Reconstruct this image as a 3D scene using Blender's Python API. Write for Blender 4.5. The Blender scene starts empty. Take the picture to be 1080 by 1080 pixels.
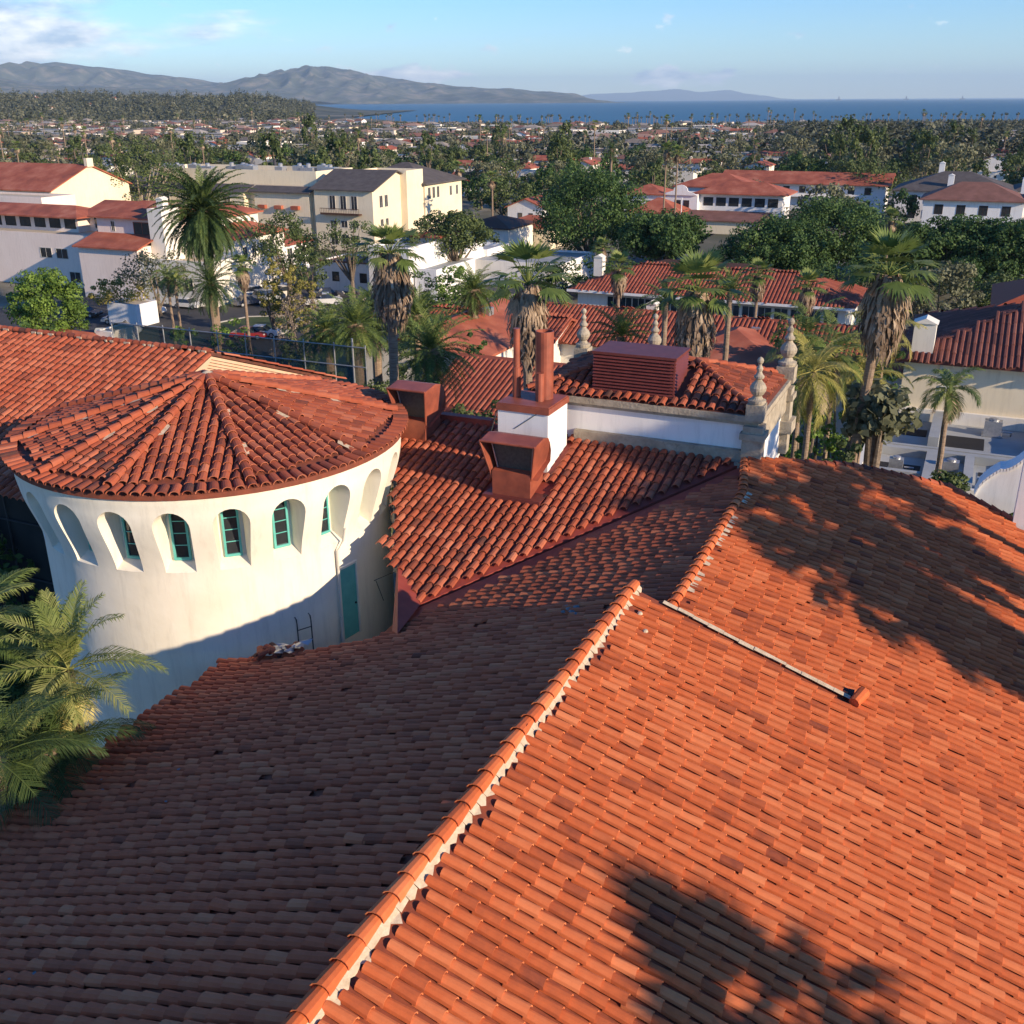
import bpy, math, random
import numpy as np
from mathutils import Vector, Matrix
random.seed(7)
rnd = random.random
def U(a, b): return a + (b - a) * rnd()
sc = bpy.context.scene
COL = sc.collection
PI = math.pi

# ------------------------------------------------------------------ camera
FP = 1080.0; PIT = math.radians(21.9); AZ = math.radians(-24.3); ROLL = math.radians(-0.3)
CAM = np.array([0.0, 0.0, 28.0])
FW = np.array([math.sin(AZ) * math.cos(PIT), math.cos(AZ) * math.cos(PIT), -math.sin(PIT)])
RT = np.array([math.cos(AZ), -math.sin(AZ), 0.0]); UPV = np.cross(RT, FW)
RC = math.cos(ROLL) * RT + math.sin(ROLL) * UPV
UC = -math.sin(ROLL) * RT + math.cos(ROLL) * UPV
def ray(x, y): return FW + (x - 540) / FP * RC + (540 - y) / FP * UC
def G(x, y, z=0.0):
    d = ray(x, y); p = CAM + d * (z - CAM[2]) / d[2]; return (p[0], p[1], p[2])
def atd(x, y, D): return tuple(CAM + ray(x, y) * D)
def aty(x, y, Y): d = ray(x, y); return tuple(CAM + d * (Y / d[1]))
def proj(P):
    d = np.array(P, float) - CAM; w = d @ FW
    return 540 + FP * (d @ RC) / w, 540 - FP * (d @ UC) / w, w
cd = bpy.data.cameras.new('camera'); cam = bpy.data.objects.new('camera', cd); COL.objects.link(cam)
M = Matrix.Identity(4)
for i in range(3):
    M[i][0] = RC[i]; M[i][1] = UC[i]; M[i][2] = -FW[i]; M[i][3] = CAM[i]
cam.matrix_world = M
cd.sensor_width = 36; cd.lens = 36; cd.clip_start = 0.1; cd.clip_end = 200000
sc.camera = cam

# ------------------------------------------------------------------ materials
def mat(name, c, rough=0.8, c2=None, c3=None, scale=1.0, attr=None, bump=0.0, bscale=None, spec=0.3, metal=0.0, trans=0.0, stain=None, stretch=None):
    m = bpy.data.materials.new(name); m.use_nodes = True
    nt = m.node_tree; N = nt.nodes; L = nt.links
    b = N['Principled BSDF']; b.inputs['Roughness'].default_value = rough; b.inputs['Metallic'].default_value = metal
    b.inputs['Specular IOR Level'].default_value = spec
    tc = N.new('ShaderNodeTexCoord'); vec = tc.outputs['Object']
    if stretch:
        mp = N.new('ShaderNodeMapping'); mp.inputs['Scale'].default_value = stretch; L.new(vec, mp.inputs[0]); vec = mp.outputs[0]
    nz = N.new('ShaderNodeTexNoise'); nz.inputs['Scale'].default_value = scale; nz.inputs['Detail'].default_value = 5; nz.inputs['Roughness'].default_value = .6
    L.new(vec, nz.inputs['Vector'])
    cr = N.new('ShaderNodeValToRGB'); e = cr.color_ramp.elements
    cols = [c] + ([c2] if c2 else []) + ([c3] if c3 else [])
    if attr:
        a = N.new('ShaderNodeAttribute'); a.attribute_name = attr
        mx = N.new('ShaderNodeMath'); mx.operation = 'MULTIPLY_ADD'; mx.inputs[1].default_value = .45
        L.new(nz.outputs['Fac'], mx.inputs[0])
        mb_ = N.new('ShaderNodeMath'); mb_.operation = 'SUBTRACT'; L.new(a.outputs['Fac'], mb_.inputs[0]); mb_.inputs[1].default_value = .225
        L.new(mb_.outputs[0], mx.inputs[2]); src = mx.outputs[0]; lo, hi = 0, 1
    else:
        src = nz.outputs['Fac']; lo, hi = .3, .7
    L.new(src, cr.inputs[0])
    if len(cols) == 1:
        k = cols[0]; cols = [tuple(x * .88 for x in k), tuple(min(1, x * 1.08) for x in k)]
    e[0].position = lo; e[-1].position = hi
    e[0].color = (*cols[0], 1); e[-1].color = (*cols[-1], 1)
    if len(cols) == 3:
        q = e.new((lo + hi) / 2); q.color = (*cols[1], 1)
    out = cr.outputs[0]
    if stain:
        col_s, sc_s, th, amt = stain
        n2 = N.new('ShaderNodeTexNoise'); n2.inputs['Scale'].default_value = sc_s; n2.inputs['Detail'].default_value = 6; n2.inputs['Roughness'].default_value = .7
        L.new(tc.outputs['Object'], n2.inputs['Vector'])
        mr = N.new('ShaderNodeMapRange'); mr.inputs[1].default_value = th; mr.inputs[2].default_value = th + .15; mr.inputs[3].default_value = 0; mr.inputs[4].default_value = amt
        L.new(n2.outputs['Fac'], mr.inputs[0])
        mm = N.new('ShaderNodeMix'); mm.data_type = 'RGBA'; L.new(mr.outputs[0], mm.inputs[0]); L.new(out, mm.inputs[6]); mm.inputs[7].default_value = (*col_s, 1)
        out = mm.outputs[2]
    if name in ('stucco', 'white', 'stucco2', 'stucco_pink', 'stucco_cream'):
        mp2 = N.new('ShaderNodeMapping'); mp2.inputs['Scale'].default_value = (1, 1, .12); L.new(tc.outputs['Object'], mp2.inputs[0])
        n3 = N.new('ShaderNodeTexNoise'); n3.inputs['Scale'].default_value = 3.2; n3.inputs['Detail'].default_value = 6; n3.inputs['Roughness'].default_value = .75; L.new(mp2.outputs[0], n3.inputs['Vector'])
        mr3 = N.new('ShaderNodeMapRange'); mr3.inputs[1].default_value = .5; mr3.inputs[2].default_value = .8; mr3.inputs[3].default_value = 0; mr3.inputs[4].default_value = .6; L.new(n3.outputs['Fac'], mr3.inputs[0])
        m3 = N.new('ShaderNodeMix'); m3.data_type = 'RGBA'; L.new(mr3.outputs[0], m3.inputs[0]); L.new(out, m3.inputs[6]); m3.inputs[7].default_value = (*[x * .68 for x in c], 1); out = m3.outputs[2]
    L.new(out, b.inputs['Base Color'])
    if bump:
        bn = N.new('ShaderNodeTexNoise'); bn.inputs['Scale'].default_value = bscale or scale * 8; bn.inputs['Detail'].default_value = 4
        L.new(tc.outputs['Object'], bn.inputs['Vector'])
        bp = N.new('ShaderNodeBump'); bp.inputs['Strength'].default_value = 1; bp.inputs['Distance'].default_value = bump
        L.new(bn.outputs['Fac'], bp.inputs['Height']); L.new(bp.outputs[0], b.inputs['Normal'])
    if trans:
        t = N.new('ShaderNodeBsdfTranslucent'); L.new(out, t.inputs[0]); ms = N.new('ShaderNodeMixShader'); ms.inputs[0].default_value = trans
        L.new(b.outputs[0], ms.inputs[1]); L.new(t.outputs[0], ms.inputs[2]); L.new(ms.outputs[0], N['Material Output'].inputs[0])
    return m
MT = {}
MT['clay_new'] = mat('clay_new', (.20, .05, .026), .8, (.57, .128, .037), (.74, .23, .085), scale=6, attr='tint', bump=.004, bscale=60, stain=((.34, .16, .10), 9, .66, .35))
MT['clay_old'] = mat('clay_old', (.20, .055, .028), .85, (.52, .12, .048), (.64, .21, .09), scale=5, attr='tint', bump=.004, bscale=60, stain=((.24, .17, .14), 7, .64, .35))
MT['clay_red'] = mat('clay_red', (.09, .04, .03), .8, (.36, .082, .036), (.50, .17, .09), scale=5, attr='tint', bump=.004, bscale=60, stain=((.09, .06, .05), 5, .62, .55))
MT['clay_dark'] = mat('clay_dark', (.12, .035, .022), .9, (.16, .045, .025), scale=3)
MT['clay_mid'] = mat('clay_mid', (.15, .045, .03), .85, (.29, .075, .042), (.40, .14, .08), scale=3, attr='tint', bump=.01, bscale=20)
MT['clay_far'] = mat('clay_far', (.22, .065, .04), .85, (.36, .10, .055), (.46, .17, .10), scale=.35, stain=((.2, .1, .07), .8, .6, .6))
MT['clay_brown'] = mat('clay_brown', (.16, .075, .055), .85, (.25, .12, .09), scale=.5, bump=.03, bscale=3)
MT['slate'] = mat('slate', (.075, .065, .06), .85, (.12, .105, .095), scale=.8, bump=.02, bscale=4)
MT['red_paint'] = mat('red_paint', (.26, .045, .03), .6, (.36, .07, .045), scale=2, stain=((.2, .05, .035), 1.5, .55, .6))
MT['red_metal'] = mat('red_metal', (.19, .05, .03), .5, (.38, .10, .052), scale=1.6, spec=.5, stain=((.22, .09, .06), 4, .6, .6))
MT['red_dark'] = mat('red_dark', (.12, .03, .025), .5, (.17, .042, .034), scale=3, spec=.4)
MT['mortar'] = mat('mortar', (.48, .37, .24), .95, (.66, .54, .38), scale=8, bump=.01, bscale=40)
MT['stucco'] = mat('stucco', (.77, .71, .57), .9, (.84, .79, .66), scale=.6, bump=.012, bscale=2.2, stain=((.66, .59, .46), .9, .62, .4))
MT['stucco2'] = mat('stucco2', (.74, .70, .60), .9, (.82, .78, .69), scale=.3, stain=((.6, .54, .44), .35, .62, .4))
MT['stucco_pink'] = mat('stucco_pink', (.78, .65, .56), .9, (.84, .72, .63), scale=.2, stain=((.58, .47, .4), .4, .6, .4))
MT['stucco_cream'] = mat('stucco_cream', (.76, .65, .45), .9, (.82, .72, .53), scale=.2, stain=((.62, .5, .34), .4, .6, .4))
MT['white'] = mat('white', (.78, .77, .74), .85, (.84, .83, .80), scale=.5, stain=((.6, .56, .5), .6, .62, .4))
MT['stone'] = mat('stone', (.27, .23, .17), .95, (.46, .40, .30), scale=2.5, bump=.02, bscale=14, stain=((.13, .12, .10), 3, .56, .7))
MT['beige'] = mat('beige', (.45, .38, .28), .9, (.55, .48, .36), scale=.1)
MT['teal'] = mat('teal', (.09, .38, .34), .5, (.13, .46, .41), scale=3)
MT['glass'] = mat('glass', (.02, .025, .03), .08, (.035, .04, .045), scale=2, spec=.7)
MT['dark'] = mat('dark', (.02, .02, .022), .8)
MT['screen'] = mat('screen', (.05, .05, .045), .6, (.09, .085, .075), scale=12, bump=.01, bscale=60)
MT['galv'] = mat('galv', (.35, .36, .37), .4, (.5, .5, .5), scale=6, metal=.6)
MT['pipe'] = mat('pipe', (.04, .045, .05), .5)
MT['frame'] = mat('frame', (.6, .57, .5), .6)
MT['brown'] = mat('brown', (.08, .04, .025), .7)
MT['trunk'] = mat('trunk', (.10, .075, .055), .95, (.24, .19, .14), scale=2, bump=.04, bscale=8, stretch=(1, 1, 4))
MT['palm_trunk'] = mat('palm_trunk', (.17, .115, .075), .95, (.33, .25, .18), scale=3, bump=.05, bscale=5, stretch=(.6, .6, 7))
MT['thatch'] = mat('thatch', (.13, .085, .055), .95, (.30, .215, .145), (.46, .36, .26), scale=5, attr='tint', trans=.1)
def leaf(n, a, b, c, tr=.25, sc_=1.2): MT[n] = mat(n, a, .6, b, c, scale=sc_, attr='tint', trans=tr, spec=.25)
leaf('leaf_dark', (0.022, 0.05, 0.016), (0.062, 0.118, 0.032), (0.14, 0.215, 0.058))
leaf('leaf_mid', (0.029, 0.051, 0.017), (0.087, 0.123, 0.041), (0.189, 0.225, 0.072))
leaf('leaf_olive', (0.072, 0.080, 0.043), (0.167, 0.174, 0.094), (0.290, 0.290, 0.174))
leaf('leaf_yellow', (0.131, 0.123, 0.029), (0.275, 0.246, 0.058), (0.435, 0.377, 0.102))
leaf('leaf_bright', (0.043, 0.087, 0.014), (0.131, 0.217, 0.036), (0.261, 0.377, 0.072))
leaf('leaf_bare', (0.145, 0.109, 0.080), (0.290, 0.232, 0.174), (0.435, 0.362, 0.290))
leaf('frond', (0.042, 0.075, 0.021), (0.128, 0.188, 0.048), (0.330, 0.360, 0.105), .3)
leaf('frond_dark', (0.022, 0.048, 0.018), (0.068, 0.112, 0.033), (0.180, 0.225, 0.068), .25)
leaf('frond_yellow', (0.150, 0.165, 0.030), (0.330, 0.315, 0.075), (0.600, 0.510, 0.180), .3)
leaf('far_leaf', (0.038, 0.048, 0.030), (0.112, 0.120, 0.072), (0.225, 0.210, 0.135), .1, .05)
MT['asphalt'] = mat('asphalt', (.05, .05, .052), .9, (.075, .073, .072), scale=.3)
MT['concrete'] = mat('concrete', (.33, .31, .28), .9, (.42, .40, .36), scale=.5)
MT['roof_grey'] = mat('roof_grey', (.28, .30, .30), .85, (.40, .41, .40), scale=.4, stain=((.2, .22, .23), .7, .58, .5))
MT['green_paint'] = mat('green_paint', (.22, .30, .13), .85, (.28, .36, .17), scale=2)

# ------------------------------------------------------------------ mesh helper
ORG = {}
class MB:
    def __init__(s): s.v = []; s.f = []; s.t = []; s.m = []; s.mi = 0; s.ti = .5
    def add(s, vs, fs, t=None, mi=None):
        o = len(s.v); s.v.extend(vs)
        for f in fs: s.f.append(tuple(i + o for i in f))
        s.t.extend([s.ti if t is None else t] * len(fs)); s.m.extend([s.mi if mi is None else mi] * len(fs))
        return s
    def box(s, x0, x1, y0, y1, z0, z1, **k):
        s.add([(x0, y0, z0), (x1, y0, z0), (x1, y1, z0), (x0, y1, z0), (x0, y0, z1), (x1, y0, z1), (x1, y1, z1), (x0, y1, z1)],
              [(3, 2, 1, 0), (4, 5, 6, 7), (0, 1, 5, 4), (1, 2, 6, 5), (2, 3, 7, 6), (3, 0, 4, 7)], **k); return s
    def tube(s, pts, rs, n=8, cap=True, **k):
        pts = [Vector(p) for p in pts]
        if not hasattr(rs, '__len__'): rs = [rs] * len(pts)
        vs = []; fs = []
        for i, p in enumerate(pts):
            d = (pts[min(i + 1, len(pts) - 1)] - pts[max(i - 1, 0)]).normalized()
            a = d.orthogonal().normalized() if abs(d.z) < .99 else Vector((1, 0, 0)); a = (a - d * a.dot(d)).normalized(); b = d.cross(a)
            for j in range(n):
                w = 2 * PI * j / n; vs.append(tuple(p + (a * math.cos(w) + b * math.sin(w)) * rs[i]))
        for i in range(len(pts) - 1):
            for j in range(n):
                fs.append((i * n + j, i * n + (j + 1) % n, (i + 1) * n + (j + 1) % n, (i + 1) * n + j))
        if cap: fs.append(tuple(range(n))[::-1]); fs.append(tuple((len(pts) - 1) * n + j for j in range(n)))
        s.add(vs, fs, **k); return s
    def lathe(s, c, prof, n=16, **k):
        vs = []; fs = []
        for r, z in prof:
            for j in range(n): w = 2 * PI * j / n; vs.append((c[0] + r * math.cos(w), c[1] + r * math.sin(w), c[2] + z))
        m = len(prof)
        for i in range(m - 1):
            for j in range(n): fs.append((i * n + j, i * n + (j + 1) % n, (i + 1) * n + (j + 1) % n, (i + 1) * n + j))
        fs.append(tuple((m - 1) * n + j for j in range(n))); fs.append(tuple(range(n))[::-1])
        s.add(vs, fs, **k); return s
    def prism_x(s, prof, x0, x1, **k):   # profile of (y,z)
        n = len(prof); vs = [(x0, y, z) for y, z in prof] + [(x1, y, z) for y, z in prof]
        fs = [tuple(range(n)), tuple(range(n, 2 * n))[::-1]] + [(i, i + n, (i + 1) % n + n, (i + 1) % n) for i in range(n)]
        s.add(vs, [f[::-1] for f in fs], **k); return s
    def prism_y(s, prof, y0, y1, **k):   # profile of (x,z)
        n = len(prof); vs = [(x, y0, z) for x, z in prof] + [(x, y1, z) for x, z in prof]
        fs = [tuple(range(n)), tuple(range(n, 2 * n))[::-1]] + [(i, i + n, (i + 1) % n + n, (i + 1) % n) for i in range(n)]
        s.add(vs, fs, **k); return s
    def build(s, name, mats, parent=None, smooth=False, origin=None, fix=True):
        if not isinstance(mats, (list, tuple)): mats = [mats]
        v = np.array(s.v, dtype=float).reshape(-1, 3)
        if parent is not None: org = ORG[parent.name]
        elif origin is not None: org = np.array(origin, float)
        else: org = np.array([(v[:, 0].min() + v[:, 0].max()) / 2, (v[:, 1].min() + v[:, 1].max()) / 2, v[:, 2].min()])
        me = bpy.data.meshes.new(name); me.from_pydata((v - org).tolist(), [], s.f)
        for m in mats: me.materials.append(MT[m] if isinstance(m, str) else m)
        at = me.attributes.new('tint', 'FLOAT', 'FACE'); at.data.foreach_set('value', s.t)
        if len(mats) > 1: me.polygons.foreach_set('material_index', s.m)
        if smooth: me.polygons.foreach_set('use_smooth', [True] * len(s.f))
        me.update()
        o = bpy.data.objects.new(name, me); COL.objects.link(o)
        if parent is not None: o.parent = parent
        else: o.location = org
        ORG[o.name] = org
        return o
def tag(o, label=None, cat=None, group=None, kind=None):
    if label: o['label'] = label
    if cat: o['category'] = cat
    if group: o['group'] = group
    if kind: o['kind'] = kind
    return o
def thing(name, label, cat, loc, group=None):
    o = bpy.data.objects.new(name, None); COL.objects.link(o); o.location = loc; o.empty_display_size = .5
    ORG[o.name] = np.array(loc, float); return tag(o, label, cat, group)
KIDS = {}
def copy_tree(root, loc, rotz=0, scale=1.0, label=None, group=None):
    r = root.copy(); COL.objects.link(r); r.location = loc; r.rotation_euler = (0, 0, rotz)
    r.scale = scale if hasattr(scale, '__len__') else (scale,) * 3
    if label: r['label'] = label
    if group: r['group'] = group
    def rec(a, b):
        for ch in list(a.children):
            c = ch.copy(); COL.objects.link(c); c.parent = b; rec(ch, c)
    rec(root, r); return r

# ------------------------------------------------------------------ roof tiles
def tiles(mb, g, box, zf, inside, sp=.31, ex=.38, w=.25, h=.085, nseg=5, jit=1.0, drift=.13, lipm=None, tl=(.5, .2), gaps=0.0, lift=.035):
    """barrel tiles laid on height field zf; g = plan downslope unit vector"""
    gx, gy = g; ax, ay = -gy, gx
    x0, x1, y0, y1 = box
    cs = [(x, y) for x in (x0, x1) for y in (y0, y1)]
    ts = [x * gx + y * gy for x, y in cs]; ss = [x * ax + y * ay for x, y in cs]
    ph = [(-PI / 2 + PI * i / nseg) for i in range(nseg + 1)]
    ns_ = int((max(ss) - min(ss)) / sp) + 1
    off = 0; d = 0
    for i in range(ns_):
        s = min(ss) + i * sp
        d = .7 * d + U(-1, 1) * drift * .6; off = d + U(-1, 1) * drift * .3
        srow = U(-.012, .012) * jit; rt = U(-.08, .08)
        t = min(ts) + off
        while t < max(ts):
            t += ex * (1 + U(-.03, .03) * jit)
            cx, cy = s * ax + t * gx, s * ay + t * gy
            if not inside(cx, cy): continue
            if gaps and rnd() < gaps: continue
            L = ex * 1.16; yaw = U(-.022, .022) * jit; sj = s + srow + U(-.01, .01) * jit; zj = U(-.006, .008) * jit
            if jit > .9 and rnd() < .012 * jit: yaw *= 4; zj += .02
            vs = []
            lo_t = t + L / 2 * .98; up_t = t - L / 2
            for (tt, ww, hh, lf, sd) in ((lo_t, w / 2, h, lift + zj, yaw * L / 2), (up_t, w / 2 * .86, h * .86, 0.0 + zj, -yaw * L / 2), (lo_t - .005, w / 2 - .016, h - .017, lift + zj - .004, yaw * L / 2)):
                for p in ph:
                    o = sj + sd + ww * math.sin(p)
                    x = ax * o + gx * tt; y = ay * o + gy * tt
                    vs.append((x, y, zc(zf, x, y, sj, tt, ax, ay, gx, gy) + lf + hh * math.cos(p)))
            n = nseg + 1
            fs = [(j, j + 1, n + j + 1, n + j) for j in range(nseg)] + [(2 * n + j, 2 * n + j + 1, j + 1, j) for j in range(nseg)]
            tt_ = min(1, max(0, random.gauss(tl[0] + rt, tl[1])))
            o_ = len(mb.v); mb.v.extend(vs)
            for f in fs: mb.f.append(tuple(q + o_ for q in f))
            mb.t.extend([tt_] * nseg + [min(1, tt_ + .35)] * nseg); mb.m.extend([0] * (2 * nseg))
def zc(zf, x, y, s, t, ax, ay, gx, gy): return zf(ax * s + gx * t, ay * s + gy * t)
def bed(mb, poly, zf, off=-.005, thick=.16, n=1):
    """solid sheet below the tiles: polygon in plan"""
    k = len(poly); top = [(x, y, zf(x, y) + off) for x, y in poly]; bot = [(x, y, z - thick) for x, y, z in top]
    mb.add(top + bot, [tuple(range(k)), tuple(range(k, 2 * k))[::-1]] + [(i + k, (i + 1) % k + k, (i + 1) % k, i) for i in range(k)], t=.06)
def caps(mb, p0, p1, w=.30, h=.13, ex=.38, nseg=7, lift=.04, tl=(.55, .15)):
    """row of ridge tiles from the high end p1 to the low end p0"""
    p0 = Vector(p0); p1 = Vector(p1); D = p1 - p0; n = max(1, round(D.length / ex)); d = D / n
    a = Vector((-D.y, D.x, 0)).normalized()
    for i in range(n):
        j = U(-.012, .012); lo = p0 + d * i + a * j + Vector((0, 0, U(-.006, .006))); up = lo + d * 1.14
        vs = []
        for (c, ww, hh, lf) in ((lo, w / 2, h, lift), (up, w / 2 * .84, h * .84, 0), (lo + d * .01, w / 2 - .018, h - .018, lift - .003)):
            for q in range(nseg + 1):
                p = -PI * .56 + PI * 1.12 * q / nseg
                vs.append(tuple(c + a * (ww * math.sin(p)) + Vector((0, 0, lf + hh * math.cos(p)))))
        k = nseg + 1; t = min(1, max(0, random.gauss(*tl)))
        mb.add(vs, [(q, q + 1, k + q + 1, k + q) for q in range(nseg)], t=t)
        mb.add([vs[q] for q in range(k)] + [vs[2 * k + q] for q in range(k)], [(k + q, k + q + 1, q + 1, q) for q in range(nseg)], t=min(1, t + .3))

# ------------------------------------------------------------------ sun, sky
SUN_E = 18.2; SUN_AZ = 103.0
def world():
    w = bpy.data.worlds.new('World'); sc.world = w; w.use_nodes = True; nt = w.node_tree; N = nt.nodes; L = nt.links
    bg = N['Background']; bg.inputs[1].default_value = .138
    sky = N.new('ShaderNodeTexSky'); sky.sky_type = 'NISHITA'; sky.sun_disc = False
    sky.sun_elevation = math.radians(SUN_E); sky.sun_rotation = math.radians(SUN_AZ); sky.air_density = 1.0; sky.dust_density = .0; sky.ozone_density = 6.0; sky.altitude = 60
    tc = N.new('ShaderNodeTexCoord')
    def vm(op, a, b=None):
        n = N.new('ShaderNodeVectorMath'); n.operation = op; L.new(a, n.inputs[0])
        if b is not None: n.inputs[1].default_value = b
        return n.outputs['Value'] if op == 'DOT_PRODUCT' else n.outputs[0]
    def m(op, a, b=0.0, c=0.0, cl=False):
        n = N.new('ShaderNodeMath'); n.operation = op; n.use_clamp = cl
        for i, x in enumerate((a, b, c)):
            if isinstance(x, (int, float)): n.inputs[i].default_value = x
            else: L.new(x, n.inputs[i])
        return n.outputs[0]
    def bumpf(x, c, wd):   # soft window
        d = m('ABSOLUTE', m('SUBTRACT', x, c)); return m('SUBTRACT', 1.0, m('DIVIDE', d, wd), cl=True)
    d = vm('NORMALIZE', tc.outputs['Generated'])
    rx = vm('DOT_PRODUCT', d, tuple(RT)); ry = vm('DOT_PRODUCT', d, (math.sin(AZ), math.cos(AZ), 0)); el = vm('DOT_PRODUCT', d, (0, 0, 1))
    az = m('ARCTAN2', rx, ry)
    def noise(sx, sz, scale, det=6, off=0.0):
        c = N.new('ShaderNodeCombineXYZ'); L.new(m('MULTIPLY', az, sx), c.inputs[0]); L.new(m('MULTIPLY', el, sz), c.inputs[1]); c.inputs[2].default_value = off
        n = N.new('ShaderNodeTexNoise'); n.inputs['Scale'].default_value = scale; n.inputs['Detail'].default_value = det; n.inputs['Roughness'].default_value = .58
        L.new(c.outputs[0], n.inputs['Vector']); return n.outputs['Fac']
    # long streaky bank on the left
    n1 = noise(1.0, 3.6, 9.0, 7, 1.5)
    bank = m('MULTIPLY', bumpf(az, -.62, .50), bumpf(el, .052, .055))
    k1 = m('MULTIPLY', m('SUBTRACT', m('ADD', n1, m('MULTIPLY', bank, .85)), .70, cl=True), 4.5, cl=True)
    # upper left corner bank and small streaks
    n2 = noise(1.0, 4.0, 14.0, 6, 4.0)
    b2 = m('MULTIPLY', bumpf(az, -.55, .50), bumpf(el, .125, .04))
    k2 = m('MULTIPLY', m('SUBTRACT', m('ADD', n2, m('MULTIPLY', b2, .34)), .66, cl=True), 5.0, cl=True)
    # low puffs over the sea
    n3 = noise(1.0, 1.6, 34.0, 5, 9.0)
    b3 = m('MAXIMUM', m('MULTIPLY', bumpf(az, .145, .075), bumpf(el, .019, .014)), m('MULTIPLY', bumpf(az, -.09, .10), bumpf(el, .022, .012)))
    k3 = m('MULTIPLY', m('SUBTRACT', m('ADD', n3, m('MULTIPLY', b3, .5)), .64, cl=True), 7.0, cl=True)
    n4 = noise(1.0, 5.0, 22.0, 5, 13.0)
    b4 = m('MULTIPLY', bumpf(az, -.16, .16), bumpf(el, .045, .03))
    k4 = m('MULTIPLY', m('SUBTRACT', m('ADD', n4, m('MULTIPLY', b4, .2)), .78, cl=True), 5.0, cl=True)
    kk = m('MULTIPLY', m('MAXIMUM', m('MAXIMUM', k1, k2), m('MAXIMUM', k3, k4)), .85)
    # cloud body: brighter where noise is high (tops), blue grey where thin
    shade = noise(1.0, 3.0, 20.0, 5, 2.0)
    cr = N.new('ShaderNodeValToRGB'); L.new(shade, cr.inputs[0]); e = cr.color_ramp.elements
    e[0].position = .38; e[0].color = (2.7, 3.4, 4.5, 1); e[1].position = .66; e[1].color = (8.0, 7.6, 7.2, 1)
    mx = N.new('ShaderNodeMix'); mx.data_type = 'RGBA'; L.new(kk, mx.inputs[0]); hs = N.new('ShaderNodeHueSaturation'); hs.inputs['Saturation'].default_value = 1.15; hs.inputs['Hue'].default_value = .508; L.new(sky.outputs[0], hs.inputs['Color']); L.new(hs.outputs[0], mx.inputs[6]); L.new(cr.outputs[0], mx.inputs[7])
    L.new(mx.outputs[2], bg.inputs[0])
    sd = bpy.data.lights.new('sun', 'SUN'); sd.energy = 4.8; sd.angle = math.radians(.55); sd.color = (1, .80, .58)
    so = bpy.data.objects.new('sun', sd); COL.objects.link(so)
    e_, a_ = math.radians(SUN_E), math.radians(SUN_AZ)
    v = Vector((math.sin(a_) * math.cos(e_), math.cos(a_) * math.cos(e_), math.sin(e_)))
    so.rotation_euler = v.to_track_quat('Z', 'Y').to_euler(); so.location = (60, 0, 60)
world()
sc.view_settings.view_transform = 'Standard'; sc.view_settings.look = 'None'; sc.view_settings.gamma = 1; sc.view_settings.exposure = .62

# ------------------------------------------------------------------ foreground building
def zL1(x, y): return 17.5 + .40 * (x + 6.28) + (.022 * (-15 - x) ** 2 if x < -15 else 0)
def zR1(x, y): return 17.5 - .345 * (x + 6.28)
def zR2(x, y):
    u = x + 6.28
    return (17.0 - .2985 * (x + 5.4) if u < 5.1 else 17.5 - .345 * u) + .03 * max(0, y - 22)
def ridx(y): return -5.42 if y < 28.6 else -5.42 - (y - 28.6) * .21
def zL2(x, y): return 17.0 + .30 * (x + 5.4) + .035 * max(0, y - 22)
def zR3(x, y): return 14.83 + .27 * (y - 22.4)
YE = 20.65                                     # end of the near roof
ch = thing('courthouse_wing', 'long white courthouse wing under the big orange barrel tile roof filling the foreground', 'building', (-6, 15, 0))
m = MB()
m.box(-17.6, 6.2, 2, 20.3, 0, 12.6); m.box(-11.6, 5.6, 20.3, 30.8, 0, 12.6); m.box(-14.6, -6, 24, 31.6, 0, 13.9)
m.build('wall', 'stucco', ch)
m = MB(); bed(m, [(-6.28, 2), (6.9, 2), (6.9, YE), (-6.28, YE)], zR1)
tiles(m, (1, 0), (-6.2, 6.9, 3.2, YE - .1), zR1, lambda x, y: x > -5.98 and y < YE - .12, sp=.255, ex=.38, w=.212, h=.085, tl=(.56, .145), lift=.04, drift=.16, jit=1.5)
r1 = m.build('roof', 'clay_new', ch, smooth=False); r1['label'] = 'bright orange tiled slope nearest the bottom right'
m = MB(); xs = [-6.28, -10, -15, -16, -17, -18.3]
for a, b in zip(xs[:-1], xs[1:]): bed(m, [(b, 2), (a, 2), (a, 20.3), (b, 20.3)], zL1)
def inL1(x, y): return x < -6.3 and x > -18.35 and y < 20.25
tiles(m, (-1, 0), (-18.4, -6.2, 3.2, 20.4), zL1, inL1, sp=.265, ex=.39, w=.232, h=.10, tl=(.53, .13), lift=.045, jit=1.9, drift=.2, gaps=.005)
r2 = m.build('roof', 'clay_old', ch); r2['label'] = 'shaded purplish brown tiled slope at lower left'
# far half of the wing roof
P2 = [(-5.42, YE - .3), (7.2, YE - .3), (7.2, 34.6), (2.6, 35.0), (.1, 35.8), (-2.9, 34.0), (-5.9, 31.3), (-5.42, 28.6)]
def inpoly(P):
    def f(x, y):
        c = False; n = len(P)
        for i in range(n):
            x1, y1 = P[i]; x2, y2 = P[i - 1]
            if (y1 > y) != (y2 > y) and x < (x2 - x1) * (y - y1) / (y2 - y1) + x1: c = not c
        return c
    return f
m = MB()
for q in ([(-5.42, YE - .3), (-1.18, YE - .3), (-1.18, 22), (-5.42, 22)], [(-1.18, YE - .3), (7.2, YE - .3), (7.2, 22), (-1.18, 22)], [(-5.42, 22), (-1.18, 22), (-1.18, 34.95), (-2.9, 34.0), (-5.9, 31.3), (-5.42, 28.6)], [(-1.18, 22), (7.2, 22), (7.2, 34.6), (2.6, 35.0), (.1, 35.8), (-1.18, 34.95)]): bed(m, q, zR2)
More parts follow.
